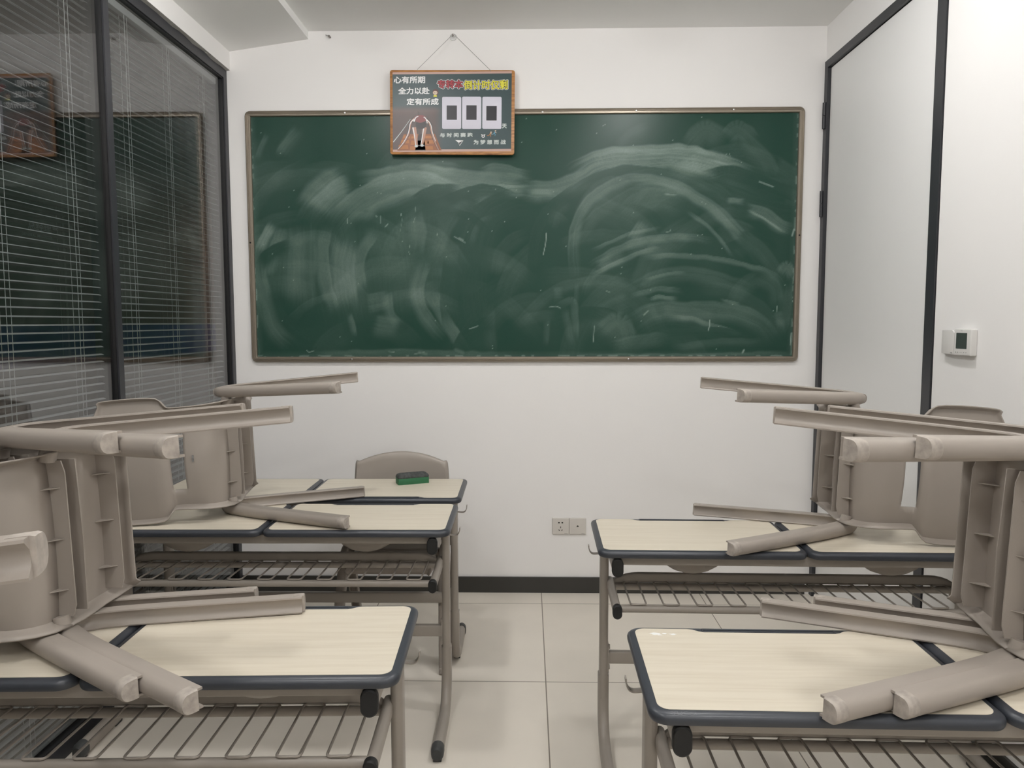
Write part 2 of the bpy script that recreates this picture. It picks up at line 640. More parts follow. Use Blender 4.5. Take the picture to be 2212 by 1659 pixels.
make_blind(0.615, 1.565, 'white venetian blind in the glass bay beside the closest desk')

# ---- corridor beyond the partition (dark)
CX = -3.0
slab('wall_corridor', CX - 0.1, CX, -2.2, 9.0, 0.0, 2.9, 'corr')
slab('floor_corridor', CX, XL - 0.085, -2.2, 9.0, -0.06, 0.0, 'corrfloor')
slab('ceiling_corridor', CX, -1.60, -2.2, 9.0, 2.6, 2.9, 'corr')
slab('wall_corridor_end', CX, XL - 0.085, 9.0, 9.1, 0.0, 2.9, 'corr')
slab('wall_corridor_start', CX, XL - 0.085, -2.3, -2.2, 0.0, 2.9, 'corr')
slab('wall_corridor_side', XL - 0.085, XL, YB + 0.12, 9.0, 0.0, 2.9, 'corr')
bb = MB().rprism(rrect(2.6, 8.6, 1.10, 1.355, 0.004, 2), 'x', CX, CX + 0.004)
tag(bb.obj('blue_wall_band', 'blue'), 'dark blue band along the unlit corridor wall seen through the blinds', 'wall band')
sg = thing('office_sign', 'dim grey lettering on the dark corridor wall behind the left blind', 'sign', (CX, 4.64, 1.95))
def corr_text(s, name, y0, y1, z0, z1):
    v, f = fit_text(s, y0, y1, z0, z1, 0.008)
    MB().add([(0.002, p[0] - 4.64, p[1] - 1.95) for p in v], f).obj(name, 'signtxt', sg, recalc=False)
corr_text('总经理室', 'lettering', 4.50, 4.795, 1.935, 1.990)
corr_text('GENERAL MANAGER', 'subtitle', 4.44, 4.73, 1.895, 1.912)

# ---- door in the right wall
door = struct(thing('door_1', 'x', 'door', (XR, 3.2, 0)))
for k in ('label', 'category'):
    del door[k]
yd = lambda y: y - 3.2
MB().box(0.010, 0.050, yd(2.742), yd(3.688), 0.006, 2.568).obj('door_panel', 'door', door)
df = MB()
df.box(-0.006, 0.075, yd(2.672), yd(2.728), 0, 2.607)
df.box(0.004, 0.075, yd(2.728), yd(2.741), 0, 2.569)
df.box(-0.006, 0.075, yd(3.692), yd(YB - 0.001), 0, 2.607)
df.box(-0.006, 0.075, yd(2.728), yd(3.692), 2.572, 2.607)
df.box(0.012, 0.075, yd(2.741), yd(3.692), 2.567, 2.573, 1)
df.obj('door_frame', ['frame', 'gasket'], door)
MB().box(0.060, 0.119, yd(2.672), yd(YB - 0.001), 0.0, 2.6085).obj('door_back', 'gasket', door)
for z0, z1 in ((2.291, 2.412), (1.877, 1.999), (0.17, 0.29)):
    hmb = MB()
    hmb.tube([(-0.011, yd(3.706), z0), (-0.011, yd(3.706), (z0 + z1) / 2 - 0.001)], 0.0085, 12)
    hmb.tube([(-0.011, yd(3.706), (z0 + z1) / 2 + 0.001), (-0.011, yd(3.706), z1)], 0.0085, 12)
    hmb.box(-0.008, -0.005, yd(3.690), yd(3.722), z0, z1)
    hmb.obj('hinge', 'frame', door)

# ---- ceiling lamps (just outside the picture, they light the room)
dl0 = None
for i, (lx, ly) in enumerate(LIGHTS):
    lab = 'round opal ceiling lamp on the %s, %s' % ('left' if lx < 0 else 'right', ('nearest the chalkboard', 'above the near desks', 'behind the viewer')[i // 2])
    if dl0 is None:
        dl0 = thing('ceiling_lamp', lab, 'ceiling light', (lx, ly, CEIL), 0, 'round ceiling lamps')
        n = 28
        ring = MB()
        rr = [(0.080, 0.0), (0.104, 0.0), (0.105, -0.004), (0.101, -0.010), (0.090, -0.011), (0.080, -0.006)]
        ring.rings([[(r_ * math.cos(2 * PI * k / n), r_ * math.sin(2 * PI * k / n), z_) for k in range(n)] for r_, z_ in rr + rr[:1]], True, False)
        ring.obj('trim_ring', 'whitepl', dl0)
        dm = MB()
        dm.rings([[(0.088 * math.cos(q) * math.cos(2 * PI * k / n), 0.088 * math.cos(q) * math.sin(2 * PI * k / n), -0.010 - 0.058 * math.sin(q)) for k in range(n)] for q in [R(a_) for a_ in (0, 22, 45, 65, 84)]])
        dm.obj('diffuser', 'lampglow', dl0)
    else:
        dup(dl0, lab).location = (lx, ly, CEIL)
# two invented fill lamps, kept out of view, added to brighten the corridor wall
cl = thing('corridor_fill_lamp', 'unseen fill lamp added to brighten the corridor, level with the closest desk', 'ceiling light', (-2.25, 1.1, 2.6))
MB().rprism(ell(0, 0, 0.09, 0.09, 24), 'z', -0.03, 0.0, 0.006, 2).obj('housing', 'whitepl', cl)
MB().rprism(ell(0, 0, 0.075, 0.075, 24), 'z', -0.036, -0.029).obj('diffuser', 'fillglow', cl)
dup(cl, 'unseen fill lamp added to brighten the corridor, far beyond the chalkboard wall').location = (-1.95, 7.4, 2.6)

# ================================================================== CHALKBOARD
BX0, BX1, BZ0, BZ1 = -1.3775, 1.326, 1.1765, 2.398
BCX, BCZ = (BX0 + BX1) / 2, (BZ0 + BZ1) / 2
bd = thing('chalkboard', 'long green chalkboard in a bronze metal frame, smeared with wiped chalk', 'chalkboard', (BCX, YB, BZ0))
bw, bh = (BX1 - BX0) / 2, BZ1 - BZ0
fb = MB()
prof = [(0, 0), (0, 0.014), (0.002, 0.018), (0.006, 0.019), (0.0075, 0.0175), (0.009, 0.019), (0.013, 0.0195), (0.0145, 0.018),
        (0.016, 0.0195), (0.023, 0.019), (0.0258, 0.016), (0.0270, 0.009), (0.0270, 0.004)]
fb.rings([[(x, -y, z) for x, z in rrect(-bw + d, bw - d, d, bh - d, max(0.003, 0.026 - d), 6)] for d, y in prof], True, False)
fb.obj('board_frame', 'alu', bd, sharp=28)
NX, NZ = 600, 262
xs = np.linspace(-bw + 0.0265, bw - 0.0265, NX + 1)
zs = np.linspace(0.0265, bh - 0.0265, NZ + 1)
GX, GZ = np.meshgrid(xs, zs)
co = np.stack([GX, np.full_like(GX, -0.006), GZ], -1).reshape(-1, 3)
idx = np.arange((NX + 1) * (NZ + 1)).reshape(NZ + 1, NX + 1)
fc = np.stack([idx[:-1, :-1], idx[:-1, 1:], idx[1:, 1:], idx[1:, :-1]], -1).reshape(-1, 4)
sm = bpy.data.meshes.new('writing_surface')
sm.from_pydata(co.tolist(), [], fc.tolist())
rng = np.random.RandomState(4)
def vnoise(x, y, seed):
    r_ = np.random.RandomState(seed)
    tab = r_.rand(256, 256)
    xi, yi = np.floor(x).astype(int), np.floor(y).astype(int)
    fx, fy = x - xi, y - yi
    fx, fy = fx * fx * (3 - 2 * fx), fy * fy * (3 - 2 * fy)
    g_ = lambda a, b: tab[a % 256, b % 256]
    return (g_(xi, yi) * (1 - fx) + g_(xi + 1, yi) * fx) * (1 - fy) + (g_(xi, yi + 1) * (1 - fx) + g_(xi + 1, yi + 1) * fx) * fy
STROKES=[
(((-1.185,1.843),(-1.194,1.475)),0.166,0.07,'a',0.8,0.5),
(((-1.11,1.859),(-1.112,1.434)),0.11,0.09,'a',0.5,0.5),
(((-0.994,1.842),(-0.889,1.351)),0.243,0.05,'a',0.8,0.5),
(((-0.714,1.873),(-0.655,1.391)),0.265,0.06,'a',0.8,0.5),
(((-0.508,1.921),(-0.472,1.432)),0.199,0.05,'a',0.8,0.5),
(((-1.332,2.166),(-1.271,2.293)),0.026,0.13,'a',0.8,0.5),
(((-1.208,2.189),(-1.115,2.316)),0.057,0.1,'a',0.9,0.5),
(((-1.225,2.181),(-1.148,2.284)),0.026,0.06,'a',0.8,0.5),
(((-1.092,1.923),(-0.99,2.036),(-0.891,2.083)),0.121,0.16,'a',0.8,0.5),
(((-1.042,1.907),(-0.941,2.011),(-0.859,2.035)),0.099,0.15,'a',0.35,0.5),
(((-0.825,2.067),(-0.71,2.082),(-0.579,2.105),(-0.473,2.097),(-0.359,2.072)),0.075,0.16,'a',0.5,0.5),
(((-0.538,2.105),(-0.424,2.128),(-0.318,2.112)),0.049,0.1,'a',0.7,0.5),
(((-0.506,2.081),(-0.343,2.064),(-0.172,2.047),(0.015,2.046)),0.088,0.22,'a',0.4,0.5),
(((-0.237,2.103),(-0.139,2.123),(0.015,2.102)),0.035,0.16,'a',0.4,0.5),
(((-0.278,1.968),(-0.172,2.007),(0.015,2.03)),0.049,0.2,'a',0.3,0.5),
(((-0.945,1.842),(-0.861,1.938),(-0.711,2.026),(-0.547,2.057),(-0.384,2.008),(-0.286,1.936)),0.093,0.17,'a',0.3,0.5),
(((-0.845,1.874),(-0.729,1.938),(-0.564,2.001),(-0.433,2.0)),0.044,0.1,'a',0.6,0.5),
(((-1.321,1.722),(-1.294,1.787),(-1.25,1.86)),0.038,0.28,'a',0.4,0.5),
(((-1.33,1.681),(-1.31,1.517),(-1.257,1.335),(-1.176,1.243)),0.075,0.13,'a',0.5,0.5),
(((-1.274,1.599),(-1.254,1.721),(-1.209,1.843)),0.044,0.1,'a',0.6,0.5),
(((-1.258,1.582),(-1.222,1.393),(-1.124,1.285),(-1.007,1.276)),0.057,0.035,'c',0.5,0.5),
(((-0.986,1.842),(-1.014,1.72),(-1.001,1.557),(-0.963,1.409)),0.049,0.13,'a',0.3,0.5),
(((-0.888,1.777),(-0.924,1.638),(-0.895,1.441)),0.093,0.17,'a',0.25,0.5),
(((-0.887,1.417),(-0.865,1.301)),0.026,0.15,'a',0.6,0.5),
(((-0.747,1.817),(-0.833,1.679),(-0.827,1.532)),0.044,0.12,'a',0.35,0.5),
(((-0.803,1.474),(-0.687,1.498)),0.066,0.1,'a',0.3,0.5),
(((-0.772,1.367),(-0.631,1.334)),0.079,0.08,'a',0.5,0.5),
(((-0.694,1.531),(-0.679,1.416),(-0.622,1.35)),0.04,0.1,'a',0.6,0.5),
(((-0.51,1.678),(-0.545,1.531),(-0.514,1.408),(-0.424,1.292)),0.053,0.13,'a',0.4,0.5),
(((-0.471,1.514),(-0.406,1.391),(-0.316,1.242)),0.049,0.15,'a',0.3,0.5),
(((-0.549,1.921),(-0.525,1.8),(-0.543,1.71)),0.066,0.08,'a',0.5,0.5),
(((-0.36,1.904),(-0.427,1.759),(-0.469,1.678)),0.066,0.05,'a',0.8,0.5),
(((-1.084,1.226),(-0.059,1.217)),0.031,0.1,'a',0.9,0.5),
(((-0.241,1.308),(-0.273,1.555),(-0.222,1.839),(-0.09,1.951),(0.015,1.966)),0.132,0.03,'c',0.4,0.5),
(((-0.373,1.35),(-0.396,1.555),(-0.362,1.718)),0.066,0.035,'c',0.7,0.5),
(((-0.288,1.734),(-0.238,1.847),(-0.172,1.887)),0.022,0.07,'a',0.7,0.5),
(((-0.19,1.473),(-0.175,1.217)),0.049,0.05,'a',0.9,0.5),
(((-0.032,1.991),(0.094,1.99),(0.186,1.973)),0.057,0.04,'c',0.5,0.5),
(((-0.024,2.032),(0.111,2.023),(0.253,2.063),(0.328,2.112)),0.075,0.2,'a',0.5,0.5),
(((0.01,2.015),(0.119,2.006)),0.022,0.12,'a',0.5,0.5),
(((0.228,2.088),(0.369,2.153),(0.519,2.168),(0.685,2.175),(0.852,2.142),(1.019,2.091),(1.119,2.058)),0.093,0.3,'a',0.3,0.9),
(((0.377,2.21),(0.56,2.201),(0.726,2.199),(0.876,2.182),(0.993,2.141)),0.026,0.12,'a',0.6,0.8),
(((0.694,2.143),(0.894,2.109),(1.085,2.083)),0.066,0.12,'a',0.5,0.9),
(((0.427,2.21),(0.493,2.274),(0.592,2.322)),0.057,0.05,'a',0.9,0.5),
(((0.776,2.207),(0.857,2.288),(0.958,2.23)),0.088,0.08,'a',0.5,0.5),
(((0.958,2.239),(1.014,2.287),(1.09,2.23)),0.075,0.09,'a',0.4,0.5),
(((1.048,2.238),(1.141,2.156),(1.177,2.074)),0.075,0.06,'a',0.7,0.5),
(((1.183,2.139),(1.301,2.057)),0.079,0.05,'a',0.6,0.5),
(((0.178,1.989),(0.295,2.055),(0.445,2.107),(0.612,2.102),(0.77,2.06),(0.863,2.01)),0.038,0.04,'c',0.3,0.5),
(((0.837,2.043),(0.978,2.067),(1.145,2.033),(1.312,1.959)),0.075,0.02,'c',0.4,0.5),
(((0.98,1.977),(1.147,1.927),(1.314,1.893)),0.062,0.03,'c',0.4,0.5),
(((0.222,1.598),(0.221,1.774),(0.254,1.915),(0.337,2.005),(0.479,2.062),(0.646,2.053),(0.813,1.978),(0.966,1.87),(1.085,1.745),(1.155,1.645)),0.044,0.13,'a',0.4,0.5),
(((0.445,2.062),(0.612,2.061),(0.771,1.994),(0.923,1.895),(1.069,1.745)),0.031,0.1,'a',0.6,0.5),
(((0.111,1.832),(0.136,1.915),(0.195,1.965)),0.049,0.05,'a',0.6,0.5),
(((0.254,1.882),(0.329,1.98),(0.412,2.029),(0.48,1.98)),0.088,0.07,'a',0.5,0.5),
(((0.479,2.013),(0.613,2.024),(0.763,1.995)),0.035,0.08,'a',0.5,0.5),
(((0.447,1.881),(0.513,1.938),(0.63,1.971),(0.747,1.945)),0.088,0.07,'a',0.4,0.5),
(((0.646,1.991),(0.722,1.987)),0.007,0.3,'a',0.6,0.5),
(((0.765,1.912),(0.857,1.862),(0.943,1.771),(1.012,1.679)),0.015,0.16,'a',0.5,0.5),
(((0.964,1.952),(1.055,1.944)),0.022,0.2,'a',0.5,0.5),
(((1.056,1.911),(1.148,1.894),(1.224,1.844),(1.283,1.819)),0.049,0.16,'a',0.4,0.9),
(((1.065,1.911),(1.166,1.861),(1.25,1.811)),0.009,0.25,'a',0.5,0.5),
(((0.515,1.764),(0.565,1.863)),0.049,0.16,'a',0.6,1),
(((0.314,1.723),(0.415,1.773),(0.515,1.806),(0.649,1.83)),0.015,0.14,'a',0.5,0.5),
(((0.306,1.648),(0.449,1.731),(0.616,1.772),(0.775,1.788),(0.901,1.771)),0.031,0.14,'a',0.4,0.9),
(((0.315,1.598),(0.449,1.664),(0.55,1.706),(0.65,1.73)),0.022,0.18,'a',0.5,0.9),
(((0.331,1.639),(0.483,1.689)),0.057,0.1,'a',0.5,0.9),
(((0.55,1.68),(0.701,1.697),(0.869,1.688),(1.037,1.654),(1.172,1.611),(1.241,1.544)),0.022,0.14,'a',0.4,0.5),
(((0.501,1.521),(0.635,1.588),(0.778,1.604),(0.947,1.579),(1.116,1.52)),0.062,0.07,'a',0.5,0.9),
(((0.568,1.572),(0.694,1.605),(0.787,1.609)),0.013,0.12,'a',0.5,0.5),
(((0.502,1.488),(0.636,1.529),(0.763,1.521)),0.022,0.12,'a',0.5,0.5),
(((0.595,1.471),(0.654,1.487),(0.738,1.483)),0.02,0.2,'a',0.5,0.5),
(((0.94,1.486),(1.042,1.461)),0.013,0.14,'a',0.6,0.5),
(((1.114,1.595),(1.199,1.545),(1.235,1.444)),0.057,0.06,'a',0.6,0.5),
(((0.52,1.361),(0.638,1.42),(0.823,1.436),(0.992,1.427),(1.145,1.368),(1.214,1.283)),0.075,0.11,'a',0.4,0.9),
(((0.698,1.386),(0.79,1.394),(0.892,1.36),(1.045,1.309)),0.022,0.14,'a',0.4,0.5),
(((0.656,1.301),(0.825,1.326),(0.995,1.309),(1.08,1.267)),0.053,0.03,'c',0.5,0.5),
(((0.368,1.31),(0.452,1.361),(0.487,1.267)),0.097,0.09,'a',0.7,0.5),
(((0.419,1.25),(0.623,1.284),(0.691,1.276)),0.057,0.08,'a',0.6,0.5),
(((0.708,1.25),(0.953,1.275),(1.164,1.275)),0.031,0.06,'a',0.6,0.5),
(((1.223,1.595),(1.255,1.636),(1.29,1.578)),0.057,0.14,'a',0.6,0.5),
(((1.257,1.561),(1.269,1.427),(1.247,1.309)),0.049,0.07,'a',0.7,0.5),
(((1.212,1.385),(1.262,1.393)),0.057,0.08,'a',0.3,0.5),
(((0.12,1.514),(0.171,1.514)),0.053,0.07,'a',0.5,0.5),
(((0.138,1.446),(0.222,1.463),(0.232,1.268)),0.031,0.09,'a',0.6,0.5),
(((0.231,1.446),(0.239,1.564)),0.022,0.05,'a',0.8,0.5),
(((0.095,1.395),(0.087,1.251)),0.026,0.06,'a',0.8,0.5),
(((0.18,1.438),(0.215,1.242)),0.031,0.07,'a',0.7,0.5),
(((0.19,1.208),(1.292,1.215)),0.022,0.1,'a',0.9,0.5),
(((1.229,1.959),(1.305,1.926)),0.026,0.03,'a',0.9,0.5),
]
MARKS=[
(((0.09,1.807),(0.086,1.757),(0.075,1.703)),0.0033,0.55),
(((0.327,1.353),(0.323,1.276)),0.0033,0.5),
(((0.892,1.381),(0.894,1.36),(0.887,1.33)),0.004,0.6),
(((1.22,1.448),(1.218,1.419)),0.0033,0.5),
(((0.674,1.809),(0.691,1.813),(0.695,1.821)),0.0033,0.4),
(((0.57,1.407),(0.591,1.427)),0.0066,0.4),
(((0.383,1.526),(0.404,1.517)),0.0033,0.4),
(((0.104,1.446),(0.138,1.45),(0.161,1.441)),0.0033,0.45),
(((0.952,2.174),(0.96,2.182)),0.0026,0.5),
(((0.973,2.182),(0.976,2.168)),0.0026,0.5),
(((1.119,2.048),(1.186,2.023)),0.0049,0.45),
(((1.057,1.22),(1.064,1.234)),0.0066,0.5),
(((1.293,1.317),(1.289,1.258)),0.0035,0.5),
(((1.292,1.819),(1.284,1.79)),0.0066,0.5),
(((-0.888,1.882),(-0.887,1.859)),0.0033,0.45),
(((-0.722,1.893),(-0.722,1.857)),0.0033,0.5),
(((-0.7,1.842),(-0.689,1.853)),0.0044,0.5),
(((-0.562,1.86),(-0.553,1.885)),0.0033,0.4),
(((-0.623,1.905),(-0.621,1.893)),0.0033,0.5),
(((-0.447,1.807),(-0.445,1.799)),0.0044,0.5),
(((-0.361,1.791),(-0.333,1.776),(-0.308,1.762)),0.004,0.35),
(((-0.337,1.783),(-0.32,1.774)),0.0088,0.3),
(((-0.29,1.34),(-0.274,1.345),(-0.249,1.354)),0.004,0.4),
(((-1.105,1.235),(-1.092,1.226),(-1.069,1.232)),0.0035,0.5),
(((-0.695,1.228),(-0.666,1.226)),0.0033,0.5),
(((-0.566,1.215),(-0.516,1.226)),0.004,0.35),
(((-0.584,1.751),(-0.581,1.739)),0.0033,0.4),
(((-0.586,1.719),(-0.583,1.707)),0.0033,0.4),
(((-0.746,1.894),(-0.741,1.889)),0.0044,0.4),
(((-0.628,1.816),(-0.615,1.889)),0.0026,0.25),
(((-0.553,1.913),(-0.55,1.937)),0.0033,0.3),
(((-0.541,1.226),(-0.507,1.217)),0.0155,0.2),
(((-0.358,1.234),(-0.324,1.221)),0.0199,0.15),
]

WX = GX + BCX
WZ = GZ + BZ0
dust = 0.008 + 0.022 * vnoise(WX * 2.2, WZ * 2.2, 1) + 0.02 * vnoise(WX * 9, WZ * 7, 2)
def stroke_field(pts, width):
    P = np.array([(p[0], p[1]) for p in smooth_path([(a, b, 0) for a, b in pts], 7)])
    best = np.full(WX.shape, 9.0)
    off = np.zeros(WX.shape)
    along = np.zeros(WX.shape)
    seg = np.hypot(*(P[1:] - P[:-1]).T)
    cum = np.concatenate([[0], np.cumsum(seg)])
    ix = slice(max(0, np.searchsorted(xs + BCX, P[:, 0].min() - width)), np.searchsorted(xs + BCX, P[:, 0].max() + width) + 1)
    iz = slice(max(0, np.searchsorted(zs + BZ0, P[:, 1].min() - width)), np.searchsorted(zs + BZ0, P[:, 1].max() + width) + 1)
    X, Z = WX[iz, ix], WZ[iz, ix]
    b_, o_, a_ = best[iz, ix], off[iz, ix], along[iz, ix]
    for i in range(len(P) - 1):
        d = P[i + 1] - P[i]
        L2 = d @ d + 1e-12
        t = ((X - P[i, 0]) * d[0] + (Z - P[i, 1]) * d[1]) / L2
        tc = np.clip(t, 0, 1)
        q = np.hypot(X - P[i, 0] - tc * d[0], Z - P[i, 1] - tc * d[1])
        s_ = ((X - P[i, 0]) * d[1] - (Z - P[i, 1]) * d[0]) / math.sqrt(L2)
        up = q < b_
        b_ = np.where(up, q, b_)
        o_ = np.where(up, s_, o_)
        a_ = np.where(up, cum[i] + tc * seg[i], a_)
    return iz, ix, b_, o_, a_, cum[-1]
rsw = random.Random(21)
swipes = []
for k in range(95):      # faint criss-crossing swipes of the eraser
    cx_, cz_ = rsw.uniform(-1.35, 1.3), rsw.uniform(1.22, 2.12)
    rad, a0 = rsw.uniform(0.18, 0.55), rsw.uniform(15, 120)
    span = rsw.uniform(30, 80)
    q_ = [(cx_ + rad * math.cos(R(a0 + span * t)), cz_ - rad * 0.6 + rad * math.sin(R(a0 + span * t))) for t in (1, .66, .33, 0)]
    swipes.append((q_, rsw.uniform(0.03, 0.11), rsw.uniform(0.02, 0.05) if k % 5 else 0.02, 'a' if k % 5 else 'c', 0.5, 1.0))
WARPX = WX + 0.022 * (vnoise(WX * 5, WZ * 5, 8) - 0.5) + 0.008 * (vnoise(WX * 22, WZ * 22, 9) - 0.5)
WARPZ = WZ + 0.022 * (vnoise(WX * 5 + 50, WZ * 5, 10) - 0.5) + 0.008 * (vnoise(WX * 22 + 50, WZ * 22, 12) - 0.5)
X0_, Z0_ = WX, WZ
nmain = len(STROKES)
for k, (pts, wd, d, mode, soft, stk) in enumerate(swipes[:60] + STROKES + swipes[60:]):
    hw = wd * 0.62
    WX, WZ = WARPX, WARPZ
    iz, ix, q, o_, a_, Ltot = stroke_field(pts, hw * 2.4)
    WX, WZ = X0_, Z0_
    X, Z = WX[iz, ix], WZ[iz, ix]
    beyond = np.sqrt(np.maximum(0, q * q - o_ * o_))            # how far past the ends of the stroke
    sgn = o_ / hw + 0.30 * (vnoise(a_ * 7 + k * 7, o_ * 3, 11 + k) - 0.5)
    ss_ = lambda t: np.clip(t, 0, 1) ** 2 * (3 - 2 * np.clip(t, 0, 1))
    streak = 0.55 * vnoise(o_ * 150 + 40, a_ * 2.2 + k, 31 + k) + 0.45 * vnoise(o_ * 420 + 9, a_ * 5, 71 + k)
    if mode == 'a':
        e = ss_((sgn + 1.05) / (0.16 + 0.5 * soft * soft)) * ss_((1.55 - sgn) / (0.5 + 1.5 * soft))
    else:
        e = ss_((sgn + 1.05) / 0.14) * ss_((1.5 - sgn) / 1.3)
    fade = ss_(a_ / (0.22 * Ltot + 0.01) + 0.25 * streak) * ss_((Ltot - a_) / (0.28 * Ltot + 0.01) + 0.25 * streak)
    e = e * fade * np.clip(1 - beyond / (0.35 * hw + 0.002), 0, 1)
    blot = vnoise(X * 26, Z * 26, 101 + k)
    if mode == 'a':
        dust[iz, ix] = dust[iz, ix] + e * d * 0.95 * (0.35 + 0.85 * (0.7 * streak + 0.3 * blot) * (0.6 + stk * 0.6) + 0.25 * (1 - stk))
    else:
        m_ = e * (0.75 + 0.25 * streak)
        dust[iz, ix] = dust[iz, ix] * (1 - m_) + m_ * (d + 0.02 * streak)
for pts, wd, d in MARKS:
    iz, ix, q, o_, a_, Ltot = stroke_field(pts, 0.02)
    e = np.clip(1.25 - q / max(wd * 0.75, 0.0021), 0, 1)
    dust[iz, ix] = np.maximum(dust[iz, ix], e * d)
edge = np.minimum(np.minimum(GX + bw - 0.0265, bw - 0.0265 - GX), GZ - 0.0265)
dust += np.clip(1 - edge / 0.010, 0, 1) * 0.35 * (vnoise(WX * 45, WZ * 45, 5) > 0.62) + np.clip(1 - edge / 0.03, 0, 1) * 0.05
sp = rng.rand(*dust.shape)
dust = np.where(sp > 0.99955, 0.5, dust)
dust = np.clip(dust - 0.004, 0, 0.9) * 0.9
at = sm.attributes.new('chalk', 'FLOAT', 'POINT')
at.data.foreach_set('value', dust.reshape(-1).astype(np.float32))
sm.materials.append(M['board'])
sm.shade_smooth()
link('writing_surface', sm, bd)
MB().box(-bw + 0.004, bw - 0.004, -0.0055, 0, 0.004, bh - 0.004).obj('backing', 'alu', bd)
for sx, sz in ((-0.887, 2.384), (0.070, 2.381), (0.985, 2.385), (-0.876, 1.190), (0.495, 1.190), (0.520, 2.384)):
    q = MB()
    q.rprism(ell(0, 0, 0.0048, 0.0048, 12), 'y', -0.022, -0.018, 0.001, 2)
    q.transform(Matrix.Translation((sx - BCX, 0, sz - BZ0)))
    q.obj('screw', 'steel', bd)
for sx, sz in ((-1.366, 1.765), (1.314, 1.790)):
    q = MB().rprism(ell(0, 0, 0.004, 0.004, 10), 'y', -0.0202, -0.018)
    q.transform(Matrix.Translation((sx - BCX, 0, sz - BZ0)))
    q.obj('screw', 'cap', bd)

# ================================================================== COUNTDOWN SIGN
sign = thing('countdown_sign', 'small printed countdown board in a wood-look frame hanging on a string above the chalkboard', 'sign', (-0.363, 3.690, 2.375))
sign.rotation_euler = (0, R(0.6), 0)
def fx(cx, cy):
    return ((cx - 220) / 1398 * 0.598 - 0.299, 0.1975 - ((cy - 572) - (cx - 220) * 0.0107) / 957 * 0.395)
SY = -0.006
panel = MB().rprism(rrect(-0.299, 0.299, -0.1975, 0.1975, 0.012, 6), 'y', SY, 0.006, 0.0015, 2)
panel.obj('wooden_border', 'pwood', sign)
def pl(mb, pts, layer, mi=0):
    """flat printed patch, points in poster units"""
    y = SY - 0.0002 * layer
    P = [fx(a, b) for a, b in pts]
    o = len(mb.v)
    nn = len(P)
    mb.add([(x, y, z) for x, z in P], [tuple(range(nn))], mi)
def pstroke(mb, pts, w0, w1, layer, mi=0, n=6):
    P = smooth_path([(a, b, 0) for a, b in pts], n)
    Lf, Rt = [], []
    for i, p in enumerate(P):
        t = (P[min(i + 1, len(P) - 1)] - P[max(i - 1, 0)]).normalized()
        wd = (w0 + (w1 - w0) * i / (len(P) - 1)) / 2
        Lf.append((p.x - t.y * wd, p.y + t.x * wd))
        Rt.append((p.x + t.y * wd, p.y - t.x * wd))
    for i in range(len(P) - 1):
        pl(mb, [Lf[i], Rt[i], Rt[i + 1], Lf[i + 1]], layer, mi)
def ptext(mb, s, x0, y0, x1, y1, layer, mi=0, bold=0.0, n=8):
    """letters printed in a box; bold: stroke widening in poster units"""
    v, f = fit_text(s, 0, 1, 0, 1)
    y = SY - 0.0002 * layer
    for k in range(n if bold else 1):
        dx, dy = (bold * math.cos(2 * PI * k / n), bold * math.sin(2 * PI * k / n)) if bold else (0, 0)
        P = [fx(x0 + (x1 - x0) * a + dx, y1 + (y0 - y1) * b + dy) for a, b in v]
        mb.add([(p[0], y - k * 1e-6, p[1]) for p in P], f, mi)
# printed ground: slate with a brown running track fading in at the lower left
gx = np.linspace(250, 1583, 150)
gy = np.linspace(624, 1476, 96)
pm = bpy.data.meshes.new('poster_print')
vv, cc = [], []
for b in gy:
    for a in gx:
        x, z = fx(a, b)
        vv.append((x, SY - 0.0002, z))
        def ss(e0, e1, q):
            t = min(1, max(0, (q - e0) / (e1 - e0)))
            return t * t * (3 - 2 * t)
        k = ss(960, 1060, b) * (1 - ss(700, 830, a))
        c = np.array((0.036, 0.068, 0.072))
        hz = math.exp(-((b - 1020) / 45) ** 2)
        br = np.array((0.115, 0.072, 0.062)) * (0.7 + 0.5 * hz) + 0.02 * ss(1250, 1480, b)
        if abs((a - 540) / max(8, b - 1000)) < 0.10:
            br = br * 0.6
        c = c * (1 - k) + br * k
        vv_ = c
        cc.append((*c, 1))
nw = len(gx)
ff = [(j * nw + i, j * nw + i + 1, (j + 1) * nw + i + 1, (j + 1) * nw + i) for j in range(len(gy) - 1) for i in range(nw - 1)]
pm.from_pydata(vv, [], ff)
ca = pm.color_attributes.new('print', 'FLOAT_COLOR', 'POINT')
ca.data.foreach_set('color', np.array(cc, dtype=np.float32).reshape(-1))
mp_ = mat('poster_print', (0.04, 0.07, 0.07), 0.38)
an = mp_.node_tree.nodes.new('ShaderNodeAttribute')
an.attribute_name = 'print'
mp_.node_tree.links.new(an.outputs['Color'], mp_.node_tree.nodes['Principled BSDF'].inputs['Base Color'])
pm.materials.append(mp_)
link('poster_print', pm, sign)
# strips above and below the slate field
for ya_, yb_ in ((600, 624), (1476, 1503)):
    st_ = MB()
    pl(st_, [(250, ya_), (1583, ya_), (1583, yb_), (250, yb_)], 1)
    st_.obj('printed_ledge', 'p_pink', sign)
